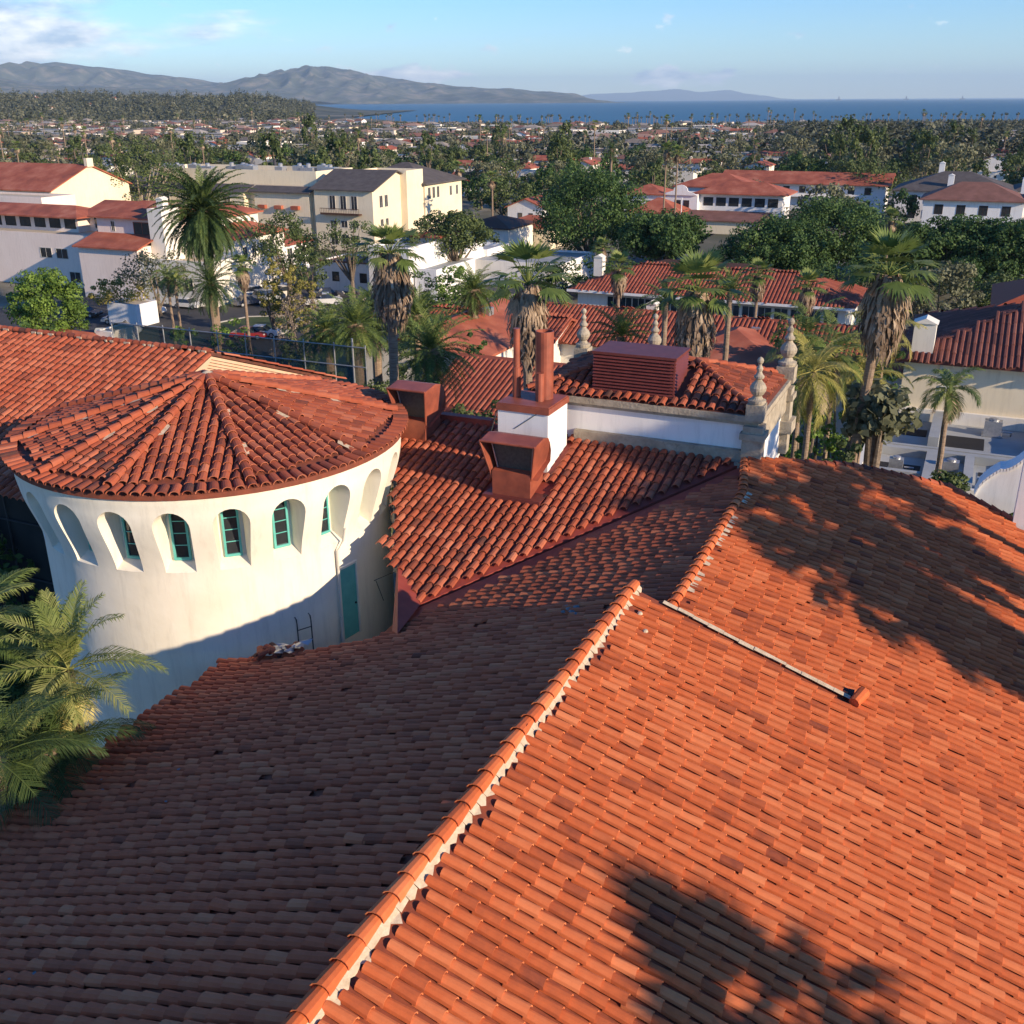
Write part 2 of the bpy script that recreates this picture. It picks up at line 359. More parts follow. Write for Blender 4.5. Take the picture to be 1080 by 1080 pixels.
pin = inpoly(P2)
tiles(m, (1, 0), (-6.3, 7.2, YE - .4, 36.4), zR2, lambda x, y: pin(x, y) and x > ridx(y) + .2 and (y > YE + .1 or (x > -.85 and y > YE - .2)), sp=.255, ex=.38, w=.212, h=.085, tl=(.53, .15), lift=.04, drift=.16, jit=1.3)
r3 = m.build('roof', 'clay_new', ch); r3['label'] = 'orange tiled slope at right dappled by palm shadow'
m = MB()
PV = [(-5.42, 20.4), (-5.42, 28.6), (-5.9, 31.2), (-13.3, 22.0), (-13.3, 20.4)]
bed(m, PV, zL2)
vx = lambda y: -5.95 - (31.1 - y) * .80      # valley line
tiles(m, (-1, 0), (-13.4, -5.4, 20.3, 31.3), zL2, lambda x, y: x < ridx(y) - .1 and x > vx(y) + .75 and x > -13.1 and y > 20.3, sp=.265, ex=.39, w=.232, h=.08, tl=(.5, .15), jit=1.0, drift=.2)
r4 = m.build('roof', 'clay_old', ch); r4['label'] = 'dull brown tiled slope running down to the valley'
m = MB()
bed(m, [(-5.85, 31.45), (-13.2, 22.25), (-15.1, 24.75), (-18.9, 31.7), (-6.0, 31.7)], zR3, off=-.03)
m.box(-21.5, -15.0, 31.4, 31.75, 16.9, 17.5)
# painted valley gutter
vp = [(-5.95, 31.05), (-13.3, 21.85), (-12.9, 21.0), (-5.55, 30.3)]
k = [(x, y, max(zL2(x, y), zR3(x, y)) + .015) for x, y in vp]; m.add(k, [(0, 1, 2, 3)])
m.add([(-12.5, 20.35, 15.05), (-12.9, 22.3, 14.92), (-15.0, 24.75, 15.3), (-13.0, 20.9, 14.75)], [(0, 1, 2, 3)])
o = m.build('valley_gutter', 'red_paint', ch)
wp = [(-6.3, 31.4), (-6.3, 30.6), (-13.4, 22.7), (-15.2, 25.0), (-18.5, 31.4)]
m = MB(); k = len(wp); m.add([(x, y, min(zR3(x, y), zL2(x, y) if x > -13 else 99) - .25) for x, y in wp] + [(x, y, 0) for x, y in wp], [(i, (i + 1) % k, (i + 1) % k + k, i + k) for i in range(k)]); m.build('wall', 'stucco', ch)
c0 = aty(525, 428, 29.3); c1 = aty(578, 430, 29.3); v0 = aty(512, 500, 27.5); v1 = aty(562, 510, 27.5)
m = MB()
def inR3(x, y):
    if y > 31.35 or x > vx(y) - .32: return False
    if math.hypot(x + 22.3, y - 25.5) < 5.8: return False
    if y > 24.7 and x < -15.1 - (y - 24.7) * .60: return False
    if y < 22.4 + (-13.2 - x) * .95: return False
    if c0[0] - .05 < x < c1[0] + .1 and 29.3 < y < 31.1: return False
    if v0[0] - .15 < x < v1[0] + .2 and 27.5 < y < 28.7: return False
    return True
tiles(m, (0, -1), (-21.5, -5.8, 21.5, 31.6), zR3, inR3, sp=.30, ex=.39, w=.248, h=.095, tl=(.52, .17), jit=1.2, drift=.06)
r5 = m.build('roof', 'clay_red', ch); r5['label'] = 'rounded red barrel tile slope behind the turret'
m = MB(); caps(m, (-6.28, 3, 17.5), (-6.28, YE + .15, 17.5), ex=.45, w=.31, h=.125, tl=(.55, .14))
m.build('ridge_cap', 'clay_new', ch)
m = MB(); caps(m, (-5.42, YE + .1, 16.98), (-5.42, 28.6, 17.19), ex=.385, w=.3, h=.12, tl=(.55, .14)); caps(m, (-5.42, 28.6, 17.19), (-5.95, 31.2, 17.32), ex=.385, w=.3, h=.12)
m.build('ridge_cap', 'clay_new', ch)
m = MB(); caps(m, (-5.9, 31.3, 17.28), (-2.9, 34.0, zR2(-2.9, 34) + .02), w=.26, tl=(.35, .2)); caps(m, (-2.9, 34.0, zR2(-2.9, 34) + .02), (.1, 35.8, zR2(.1, 35.8) + .02), w=.26, tl=(.35, .2)); caps(m, (.1, 35.8, zR2(.1, 35.8) + .02), (7.2, 34.6, zR2(7.2, 34.6) + .02), w=.26, tl=(.35, .2))
m.build('hip_cap', 'clay_red', ch)
# mortar: saw edge beside the ridge and along the raised end
m = MB(); y = 3.2; zz = lambda x: zR1(x, 0) + .062
while y < YE:
    a = .20 + U(-.03, .04)
    m.add([(-6.2, y, zz(-6.2) + .03), (-6.28 + .20 + U(-.02, .04), y, zz(-5.96)), (-6.28 + a + U(0, .1), y + .128 + U(-.04, .04), zz(-5.9) - .02), (-6.28 + .20, y + .255, zz(-5.96)), (-6.2, y + .255, zz(-6.2) + .03)], [(0, 1, 2, 3, 4)])
    y += .255
x = -5.5
m.box(-6.2, -5.5, YE - .2, YE - .03, 17.0, 17.2)
n = 12
for i in range(n):
    xa = -5.5 + (4.3) * i / n; xb = -5.5 + 4.3 * (i + 1) / n
    za, zb = zR1(xa, 0) + .075, zR1(xb, 0) + .075
    j = U(-.01, .015)
    w_ = U(.0, .05); m.add([(xa, YE - .09 - w_, za + j - .005), (xb, YE - .08 - w_, zb + j - .005), (xb, YE + .03, zb + j - .0), (xa, YE + .03, za + j - .0), (xa, YE + .03, za - .3), (xb, YE + .03, zb - .3)], [(0, 1, 2, 3), (3, 2, 5, 4)])
y = YE + .3
while y < 28.5:
    if rnd() < .5: z = zR2(-5.2, y) + .07; m.add([(-5.29, y, z + .05), (-5.13 + U(-.03, .04), y + .04, z), (-5.13, y + .2, z), (-5.29, y + .24, z + .05)], [(0, 1, 2, 3)])
    y += .31
for (x, y) in [(-5.75, 19.6), (-5.45, 19.05)]:
    z = zR1(x, y) + .1; m.lathe((x, y, z), [(.02, -.02), (.07, 0), (.05, .04), (.01, .05)], 7)
m.build('mortar', 'mortar', ch)
# open end where the raised roof meets the lower slope
m = MB(); m.tube([(-1.1, YE - .25, zR1(-1.1, 0) + .12), (-.95, YE + .22, zR1(-.95, 0) + .22)], [.12, .14], 10)
m.build('end_tile', 'clay_new', ch)
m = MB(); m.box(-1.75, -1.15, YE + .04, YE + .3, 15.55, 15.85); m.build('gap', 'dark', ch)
# small lichen patches and droppings on the dark slope
m = MB()
for k in range(16):
    x, y = U(-17, -7.2), U(6.5, 19.5); z = zL1(x, y) + .125; r = U(.015, .05)
    m.add([(x + r * math.cos(a) * U(.6, 1.3), y + r * math.sin(a) * U(.6, 1.3), z + U(-.004, .004)) for a in [i * PI / 3.5 for i in range(7)]], [tuple(range(7))], t=.5)
for k in range(7):
    x, y = -7.4 + U(-.3, .3), 19.6 + U(-.4, .4); m.lathe((x, y, zL1(x, y) + .09), [(.02, 0), (U(.04, .09), .02), (.02, .05)], 7)
m.build('lichen_patch', mat('lichen', (.13, .14, .14), .9, (.22, .22, .21), scale=20), ch)

# heap of loose tiles at the eave
rb = thing('tile_heap', 'heap of broken loose roof tiles and scraps at the eave below the turret ladder', 'rubble', (-16.3, 20.2, 13.4))
m = MB()
for k in range(16):
    x, y = -16.2 + U(-.75, .75), 20.25 + U(-.25, .3); z = zL1(x, 20) + .08 + U(0, .22); a = U(0, 6.3); d = Vector((math.cos(a), math.sin(a), U(-.3, .3))).normalized() * .2
    caps(m, Vector((x, y, z)) - d, Vector((x, y, z)) + d, w=.24, h=.08, ex=.5, nseg=5, tl=(.4, .3))
m.build('loose_tile', 'clay_red', rb); tag(rb.children[0], kind='stuff')
m = MB()
for k in range(14):
    x, y = -16.0 + U(-.5, .7), 20.15 + U(-.2, .2); z = zL1(x, 20) + .2 + U(0, .12); a = U(0, 3)
    c, s = math.cos(a) * .2, math.sin(a) * .2
    m.add([(x - c, y - s, z + U(0, .1)), (x + s * .7, y - c * .7, z), (x + c, y + s, z + U(0, .1)), (x - s * .7, y + c * .7, z + .02)], [(0, 1, 2, 3)])
m.build('flashing_scrap', 'galv', rb)

# ------------------------------------------------------------------ round turret
CX, CY = -22.3, 25.5
tu = thing('round_turret', 'round cream stucco turret with arched niches, teal windows and a conical red tile roof', 'tower', (CX, CY, 0))
def wall_r(z):
    if z < 15.2: return 5.62
    t = min(1, (z - 15.2) / 2.2); return 5.62 + .5 * (t * t * (3 - 2 * t)) * .9 + .05 * t
m = MB(); prof = [(5.62, 0), (5.62, 8), (5.62, 12)] + [(wall_r(z), z) for z in np.linspace(12.5, 17.55, 24)] + [(6.14, 17.62), (6.14, 17.84), (6.0, 17.86), (.5, 17.9)]
m.lathe((CX, CY, 0), prof, 180)
wall = m.build('wall', 'stucco', tu, smooth=True)
NA = 23; A0 = math.radians(-47.2); NW = .57; ZB, ZS, ZT = 15.18, 15.60, 16.91
cut = MB()
for i in range(NA):
    a = A0 + 2 * PI * i / NA
    if not (-2.4 < (a + PI) % (2 * PI) - PI < 1.6): continue
    er = Vector((math.cos(a), math.sin(a), 0)); et = Vector((-math.sin(a), math.cos(a), 0)); c = Vector((CX, CY, 0))
    def sect(r, hw, zb, zt):
        p = [(-hw, zb), (hw, zb)] + [(hw * math.cos(q), zt + hw * math.sin(q)) for q in [PI * k / 12 for k in range(13)]]
        return [tuple(c + er * r + et * s + Vector((0, 0, z))) for s, z in p]
    inn = sect(5.22, NW * .62, ZS + .05, ZT - .04); out = sect(6.6, NW * 1.12, ZB - .42, ZT)
    n = len(inn); cut.add(inn + out, [tuple(range(n))[::-1], tuple(range(n, 2 * n))] + [(j, (j + 1) % n, (j + 1) % n + n, j + n) for j in range(n)])
cu = cut.build('cutter', 'stucco', None, origin=(0, 0, 0))
md = wall.modifiers.new('b', 'BOOLEAN'); md.operation = 'DIFFERENCE'; md.object = cu; md.solver = 'EXACT'
bpy.context.view_layer.update()
ev = wall.evaluated_get(bpy.context.evaluated_depsgraph_get()); nm = bpy.data.meshes.new_from_object(ev)
wall.modifiers.clear(); wall.data = nm
for p in nm.polygons: p.use_smooth = False
bpy.data.objects.remove(cu)
nm.name = 'wall'
try:
    nm.shade_smooth(); nm.set_sharp_from_angle(angle=math.radians(25))
except Exception as ex_: print('smooth', ex_)
for i in range(NA):
    a = A0 + 2 * PI * i / NA; an = (a + PI) % (2 * PI) - PI
    if not (-2.2 < an < 1.2): continue
    er = Vector((math.cos(a), math.sin(a), 0)); et = Vector((-math.sin(a), math.cos(a), 0)); c = Vector((CX, CY, 0)) + er * 5.24
    def pt(s, z, d=0): return tuple(c + et * s + er * d + Vector((0, 0, z)))
    hw, zb, zt = .25, ZS + .04, ZT + .1
    def ring(hw, zb, zt, d):
        return [pt(-hw, zb, d), pt(hw, zb, d)] + [pt(hw * math.cos(q), zt + hw * 1.0 * math.sin(q), d) for q in [PI * k / 8 for k in range(9)]]
    m = MB(); A, B = ring(hw, zb, zt, .07), ring(hw - .065, zb + .08, zt, .07); C_, D_ = ring(hw - .065, zb + .08, zt, 0), ring(hw, zb, zt, -.03)
    n = len(A); m.add(A + B + C_ + D_, [(j, (j + 1) % n, n + (j + 1) % n, n + j) for j in range(n)] + [(n + j, n + (j + 1) % n, 2 * n + (j + 1) % n, 2 * n + j) for j in range(n)] + [(3 * n + j, 3 * n + (j + 1) % n, (j + 1) % n, j) for j in range(n)])
    for k in range(1, 4):
        z = zb + .08 + k * (zt - zb - .02) / 3.6; m.add([pt(-hw + .06, z, .05), pt(hw - .06, z, .05), pt(hw - .06, z + .03, .05), pt(-hw + .06, z + .03, .05)], [(0, 1, 2, 3)])
    w = m.build('window', 'teal', tu); m = MB(); m.add(ring(hw - .06, zb + .06, zt, .02), [tuple(range(n))]); m.build('pane', 'glass', w)
def zcone(x, y):
    r = math.hypot(x - CX, y - CY); return 19.72 - (19.72 - 18.02) * (r / 6.3) + .0
# roof sectors with hips between
hips = [math.radians(a) for a in (-138, -103, -78, -41, -4, 38, 90, 140, 185)]
m = MB(); n = 72
for rr in [(6.27, 17.9, 17.86)]:
    vs = [(CX, CY, 19.7)] + [(CX + 6.25 * math.cos(2 * PI * j / n), CY + 6.25 * math.sin(2 * PI * j / n), 18.0) for j in range(n)] + [(CX + 6.25 * math.cos(2 * PI * j / n), CY + 6.25 * math.sin(2 * PI * j / n), 17.85) for j in range(n)]
    m.add(vs, [(0, 1 + j, 1 + (j + 1) % n) for j in range(n)] + [(1 + j, 1 + n + j, 1 + n + (j + 1) % n, 1 + (j + 1) % n) for j in range(n)] + [tuple(range(1 + n, 1 + 2 * n))[::-1]], t=.2)
for i in range(len(hips)):
    a, b = hips[i], hips[(i + 1) % len(hips)]
    if b < a: b += 2 * PI
    mid = (a + b) / 2; g = (math.cos(mid), math.sin(mid)); hwid = (b - a) / 2
    def ins(x, y, mid=mid, hwid=hwid):
        r = math.hypot(x - CX, y - CY)
        if r > 5.72 or r < .35: return False
        d = (math.atan2(y - CY, x - CX) - mid + PI) % (2 * PI) - PI; return abs(d) < hwid
    tiles(m, g, (CX - 6.6, CX + 6.6, CY - 6.6, CY + 6.6), zcone, ins, sp=.31, ex=.39, w=.265, h=.095, tl=(.52, .15), jit=1.2, drift=.04)
# radial eave course
ne = int(2 * PI * 6.1 / .335)
for i in range(ne):
    a = 2 * PI * i / ne; g = (math.cos(a), math.sin(a)); px_, py_ = CX + g[0] * 6.12, CY + g[1] * 6.12
    lo = Vector((CX + g[0] * 6.40, CY + g[1] * 6.40, 18.03 + U(0, .02))); up = Vector((CX + g[0] * 5.9, CY + g[1] * 5.9, zcone(CX + g[0] * 5.9, CY) if False else 18.14)); ax_ = Vector((-g[1], g[0], 0))
    vs = []
    for (c, ww, hh, lf) in ((lo, .15, .125, .03), (up, .13, .10, .0), (lo - Vector((g[0], g[1], 0)) * .01, .128, .103, .026)):
        for q in range(8):
            p = -PI / 2 + PI * q / 7; vs.append(tuple(c + ax_ * ww * math.sin(p) + Vector((0, 0, lf + hh * math.cos(p)))))
    t = min(1, max(0, random.gauss(.42, .2)))
    m.add(vs, [(q, q + 1, 8 + q + 1, 8 + q) for q in range(7)], t=t); m.add([vs[q] for q in range(8)] + [vs[16 + q] for q in range(8)], [(8 + q, 8 + q + 1, q + 1, q) for q in range(7)], t=min(1, t + .4))
rf = m.build('roof', 'clay_red', tu)
m = MB()
for a in hips:
    caps(m, (CX + 6.1 * math.cos(a), CY + 6.1 * math.sin(a), 18.17), (CX + .25 * math.cos(a), CY + .25 * math.sin(a), 19.78), w=.31, h=.14, ex=.40, tl=(.6, .12))
m.build('hip_cap', 'clay_red', rf)
m = MB(); m.lathe((CX, CY, 19.74), [(.42, -.08), (.34, .06), (.2, .14), (.06, .2)], 14)
for a in hips:
    r0 = U(1.2, 2.2)
    while r0 < 5.4:
        l = U(.3, .7); s = random.choice((-1, 1)); ca, sa = math.cos(a), math.sin(a); w0, w1 = .12 * s, (.12 + U(.1, .17)) * s
        P = lambda r, w: (CX + r * ca - w * sa, CY + r * sa + w * ca, 19.72 - .27 * r + .12 - abs(w) * .12)
        f_ = [P(r0, w0), P(r0 + .1, w1), P(r0 + l, w1), P(r0 + l + .1, w0)]; m.add(f_, [(0, 1, 2, 3)]); r0 += l + U(.5, 1.6)
m.build('mortar', 'mortar', rf)
# door, pipe, ladder on the turret
def cylpt(a, r, z): return (CX + r * math.cos(a), CY + r * math.sin(a), z)
a = math.radians(-10.5); dw = .062
m = MB(); R = 5.66
def arcbox(m, a0, a1, r0, r1, z0, z1, n=3, **k):
    for i in range(n):
        p, q = a0 + (a1 - a0) * i / n, a0 + (a1 - a0) * (i + 1) / n
        m.add([cylpt(p, r0, z0), cylpt(q, r0, z0), cylpt(q, r1, z0), cylpt(p, r1, z0), cylpt(p, r0, z1), cylpt(q, r0, z1), cylpt(q, r1, z1), cylpt(p, r1, z1)], [(0, 1, 2, 3), (7, 6, 5, 4), (3, 2, 6, 7), (1, 0, 4, 5), (0, 3, 7, 4), (2, 1, 5, 6)], **k)
arcbox(m, a - dw, a + dw, 5.6, 5.665, 12.0, 14.45); dr = m.build('door', 'teal', tu)
m = MB(); arcbox(m, a + dw, a + dw + .018, 5.6, 5.72, 12.0, 14.52, 1); arcbox(m, a - dw - .012, a - dw, 5.6, 5.70, 12.0, 14.52, 1); arcbox(m, a - dw, a + dw, 5.6, 5.70, 14.453, 14.52); m.build('door_frame', 'stucco', dr)
m = MB(); m.lathe(cylpt(a + dw * .7, 5.70, 13.1), [(.02, -.03), (.04, 0), (.02, .03)], 8); m.build('handle', 'dark', dr)
m = MB(); b_ = math.radians(-14.8); m.tube([cylpt(b_ + .035, 5.92, 15.9), cylpt(b_ + .035, 5.8, 15.45), cylpt(b_, 5.72, 15.15), cylpt(b_, 5.69, 12.0)], .035, 8); m.tube([cylpt(b_, 5.70, 12.9), cylpt(b_, 5.70, 11.5)], .06, 8); m.build('drain_pipe', 'frame', tu)
m = MB(); b_ = math.radians(3); m.tube([cylpt(b_, 5.68, 13.4), cylpt(b_, 5.75, 13.4), cylpt(b_ + .05, 5.72, 12.9), cylpt(b_ + .1, 5.7, 12.4)], .012, 5)
m.tube([cylpt(b_, 5.68, 13.4), (-12.5, 25.3, 15.9)], .010, 5); m.build('cable', 'pipe', tu)
ld = thing('steel_ladder', 'thin dark steel ladder leaning on the shaded turret wall', 'ladder', (-17.4, 22.3, 12.5))
for s in (-.0, .45):
    a_ = math.radians(-31.5) + s / 5.7
    m = MB(); m.tube([cylpt(a_, 5.85, 11.6), cylpt(a_, 5.85, 13.25), cylpt(a_, 5.82, 13.42), cylpt(a_, 5.72, 13.45)], .022, 6); m.build('rail', 'pipe', ld)
for k in range(4):
    z = 11.8 + k * .42; m = MB(); m.tube([cylpt(math.radians(-31.5), 5.85, z), cylpt(math.radians(-31.5) + .45 / 5.7, 5.85, z)], .016, 6); m.build('rung', 'pipe', ld)

# ------------------------------------------------------------------ rooftop block with finials
YB = 31.5; BX0, BX1, BY1 = -13.5, -5.75, 36.8
bk = thing('stair_block', 'low white rooftop block with a stone cornice, hipped tile roof and carved finials', 'building', ((BX0 + BX1) / 2, 34, 0))
m = MB(); m.box(BX0, BX1, YB, BY1, 0, 18.42); m.build('wall', 'white', bk)
m = MB(); m.box(BX0 - .15, BX1 + .1, YB - .12, BY1 + .12, 18.424, 18.54); m.box(BX0 - .25, BX1 + .2, YB - .22, BY1 + .22, 18.544, 18.74); m.box(BX1 + .004, BX1 + .14, YB + .5, BY1 - .4, 17.6, 18.42)
m.build('cornice', 'stone', bk)
for (px_, py_) in ((BX1, YB), (BX1, BY1 - .2)):
    m = MB()
    m.box(px_ - .34, px_ + .28, py_ - .28, py_ + .34, 16.0, 18.42); m.box(px_ - .42, px_ + .36, py_ - .36, py_ + .42, 18.0, 18.2); m.box(px_ - .5, px_ + .42, py_ - .42, py_ + .5, 16.8, 17.25)
    m.build('pillar', 'stone', bk)
zbk = lambda x, y: 18.76 + .31 * min(y - (YB - .15), BY1 + .15 - y, BX1 + .15 - x, x - BX0 + .15)
sides = [((0, -1), lambda x, y: y - (YB - .15)), ((0, 1), lambda x, y: BY1 + .15 - y), ((1, 0), lambda x, y: BX1 + .15 - x), ((-1, 0), lambda x, y: x - BX0 + .15)]
m = MB(); x0, x1, y0, y1 = BX0 - .1, BX1 + .1, YB - .1, BY1 + .1; hh = (y1 - y0) / 2; zt = 18.73 + .31 * hh
m.add([(x0, y0, 18.745), (x1, y0, 18.745), (x1, y1, 18.745), (x0, y1, 18.745), (x0 + hh, y0 + hh, zt), (x1 - hh, y0 + hh, zt)], [(0, 1, 5, 4), (1, 2, 5), (2, 3, 4, 5), (3, 0, 4)], t=.2)
for g, df in sides:
    def ins(x, y, df=df):
        d = df(x, y)
        if d < .1 or abs(d - min(s[1](x, y) for s in sides)) > 1e-6: return False
        return not (-11.4 < x < -8.3 and YB + .35 < y < YB + 2.2)
    tiles(m, g, (x0, x1, y0, y1), lambda x, y, df=df: 18.76 + .31 * df(x, y), ins, sp=.32, ex=.38, w=.27, h=.10, tl=(.42, .2), jit=1.3, drift=.05)
rf = m.build('roof', 'clay_red', bk)
m = MB()
for (a, b) in (((x1, y0), (x1 - hh, y0 + hh)), ((x1, y1), (x1 - hh, y0 + hh)), ((x0, y0), (x0 + hh, y0 + hh)), ((x0, y1), (x0 + hh, y0 + hh))): caps(m, (*a, 18.82), (*b, zt + .1), w=.24, h=.11)
caps(m, (x0 + hh, y0 + hh, zt + .08), (x1 - hh, y0 + hh, zt + .08), w=.26)
m.build('hip_cap', 'clay_red', rf)
FIN = [(.27, 0), (.27, .42), (.31, .44), (.31, .52), (.2, .56), (.14, .66), (.2, .72), (.27, .84), (.285, .95), (.22, 1.08), (.12, 1.18), (.1, 1.24), (.17, 1.28), (.18, 1.34), (.11, 1.42), (.08, 1.5), (.1, 1.54), (.12, 1.6), (.09, 1.66), (.055, 1.72), (.06, 1.76), (.105, 1.82), (.115, 1.89), (.08, 1.96), (.02, 2.0)]
def finial(x, y, z, s):
    m = MB(); m.lathe((x, y, z + .02), [(r * s, h_ * s) for r, h_ in FIN], 16)
    m.box(x - .3 * s, x + .3 * s, y - .3 * s, y + .3 * s, z - .15, z + .4 * s); m.build('finial', 'stone', bk)
finial(BX1 - .02, YB, 18.76, .92); finial(BX1 - .02, BY1 - .1, 18.76, 1.05)
for q in ((615, 366), (690, 368)):
    p = aty(q[0], q[1], 36.7); finial(p[0], 36.7, 18.8, .92)
# louvred ventilator on the block roof
lv = thing('louvre_ventilator', 'big dark red louvred ventilator box on the front slope of the rooftop block', 'vent', (-9.8, YB + 1.1, 18.8))
a0 = aty(625, 412, YB + .45)[0]; a1 = aty(711, 415, YB + .45)[0]
m = MB(); m.box(a0 + .06, a1 - .06, YB + .5, YB + 2.05, 18.5, 20.12); m.build('body', 'red_dark', lv)
m = MB(); m.box(a0 - .03, a1 + .03, YB + .42, YB + 2.15, 20.123, 20.21); m.build('lid', 'red_dark', lv)
m = MB()
for k in range(11):
    z = 18.92 + k * .11
    m.prism_x([(YB + .49, z), (YB + .40, z), (YB + .49, z + .09)], a0, a1)
    m.prism_y([(a1 - .059, z), (a1 + .03, z), (a1 - .059, z + .09)], YB + .45, YB + 2.05)
m.build('louvre', 'red_dark', lv)
m = MB(); m.box(a0 - .04, a1 + .04, YB + .38, YB + 2.1, 18.72, 18.9); m.build('skirt', 'red_dark', lv)
# flashing band where the block meets the slope
m = MB(); m.box(-11.8, -6.1, YB - .22, YB - .004, zR3(0, YB) - .1, zR3(0, YB) + .3); m.build('flashing', 'stone', ch)

# chimney block with pipes
c0 = aty(525, 428, 29.3); c1 = aty(578, 430, 29.3); cyb = 31.0; cz = c0[2]
chm = thing('chimney_block', 'white stucco chimney block with a red sheet cap carrying two round flues', 'chimney', ((c0[0] + c1[0]) / 2, 30.2, 16))
m = MB(); m.box(c0[0], c1[0], 29.3, cyb, 15.5, cz - .12); m.build('body', 'white', chm)
m = MB(); m.box(c0[0] - .05, c1[0] + .05, 29.25, cyb + .05, cz - .117, cz + .08); m.box(c0[0] - .02, c1[0] + .02, 29.3, cyb, cz + .083, cz + .12); m.build('cap', 'red_metal', chm)
p = aty(574, 422, 30.4); m = MB(); m.lathe((p[0], p[1], cz + .1), [(.30, 0), (.30, 2.25), (.27, 2.25), (.27, .1)], 20); m.tube([(p[0] + .02, p[1] - .42, cz + .1), (p[0] + .02, p[1] - .40, cz + 1.05)], .13, 12); m.build('flue', 'red_metal', chm)
p = aty(545, 418, 30.2); m = MB(); m.lathe((p[0], p[1], cz + .1), [(.14, 0), (.14, 1.0), (.11, 1.02), (.11, 2.3), (.09, 2.3)], 14); m.build('flue', 'red_metal', chm)
m = MB(); m.tube([(c0[0] - .04, 29.28, cz - .2), (c0[0] - .35, 29.1, cz - 1.5)], .02, 6); m.tube([(c1[0] - .4, 29.29, cz - .13), (c0[0] + .6, 29.29, cz - .7)], .012, 5); m.build('cable', 'pipe', chm)

def vent(name, label, x0, x1, yf, zb, s=1.0):
    """hooded cooler: open scoop facing the camera side, rounded back"""
    t = thing(name, label, 'vent', ((x0 + x1) / 2, yf + .7, zb))
    w = x1 - x0; e = .12 * w
    m = MB(); m.prism_x([(yf + .12 * s, zb - .6), (yf + 1.15 * s, zb - .3), (yf + 1.15 * s, zb + .45 * s), (yf + .12 * s, zb + .2 * s)], x0 + .16 * w, x1 - .14 * w); m.build('base', 'red_metal', t)
    # hood shell: side cheeks and curved roof
    prof = [(yf + .2 * s, zb + .02 * s), (yf - .12 * s, zb + 1.22 * s), (yf + .55 * s, zb + 1.32 * s), (yf + .95 * s, zb + 1.22 * s), (yf + 1.2 * s, zb + 1.0 * s), (yf + 1.3 * s, zb + .7 * s), (yf + 1.25 * s, zb + .36 * s)]
    m = MB(); th = .045
    for xa, s_ in ((x0, 1), (x1 - th, -1)):
        k0 = len(m.v); m.prism_x(prof, xa, xa + th)
        for q in range(k0, len(m.v)):
            X_, Y_, Z_ = m.v[q]; f_ = max(0, min(1, (zb + 1.2 * s - Z_) / (1.05 * s))); m.v[q] = (X_ + s_ * f_ * .13 * w, Y_, Z_)
    for i in range(1, len(prof)):
        (ya, za), (yb, zb_) = prof[i], prof[(i + 1) % len(prof)]
        if i == len(prof) - 1: continue
        m.add([(x0 + th, ya, za), (x1 - th, ya, za), (x1 - th, yb, zb_), (x0 + th, yb, zb_)], [(0, 1, 2, 3)])
    m.add([(x0 + th + .13 * w, yf + .2 * s, zb + .02 * s), (x1 - th, yf + .2 * s, zb + .02 * s), (x1 - th, yf + 1.25 * s, zb + .36 * s), (x0 + th, yf + 1.25 * s, zb + .36 * s)], [(3, 2, 1, 0)])
    # raised lip round the mouth
    A = (yf + .2 * s, zb + .02 * s); B = (yf - .12 * s, zb + 1.22 * s)
    for xa, s_ in ((x0 - .02, 1), (x1 - .03, -1)): m.tube([(xa + .025 + s_ * .13 * w, A[0] - .02, A[1]), (xa + .025, B[0] - .02, B[1])], .04, 6)
    m.tube([(x0 + .13 * w, A[0] - .03, A[1]), (x1 - .13 * w, A[0] - .03, A[1])], .045, 6); m.tube([(x0, B[0] - .02, B[1]), (x1, B[0] - .02, B[1])], .04, 6)
    m.build('hood', 'red_metal', t)
    m = MB(); P = lambda x, f, d: (x, A[0] + (B[0] - A[0]) * f + d, A[1] + (B[1] - A[1]) * f)
    m.add([P(x0 + .24 * w, .12, .22), P(x1 - .2 * w, .12, .22), P(x1 - .12 * w, .9, .3), P(x0 + .16 * w, .9, .3)], [(0, 1, 2, 3)]); m.build('screen', 'screen', t)
    m = MB()
    q = [P(x0 + .22 * w, .09, .2), P(x1 - .18 * w, .09, .2), P(x1 - .1 * w, .93, .28), P(x0 + .14 * w, .93, .28)]
    for i in range(4): m.tube([q[i], q[(i + 1) % 4]], .025, 5)
    m.build('screen_frame', 'galv', t)
    return t
v0 = aty(512, 500, 27.5); v1 = aty(562, 510, 27.5)
vent('roof_cooler_hood', 'rust red hooded roof cooler with screened mouth in front of the white chimney block', v0[0] - .12, v1[0] + .12, 27.5, v1[2] + .0)
m = MB(); m.box(v0[0] - .1, v1[0] + .25, 27.45, 28.75, 15.6, zR3(0, 28.0) + .02); m.build('curb', 'red_dark', ch)
v0 = aty(415, 447, 29.8); v1 = aty(449, 452, 29.8)
vent('roof_cooler_hood', 'rust red hooded roof cooler standing just behind the turret roof at the back ridge', v0[0] - .1, v1[0] + .1, 29.8, v0[2] - .05, 1.12)

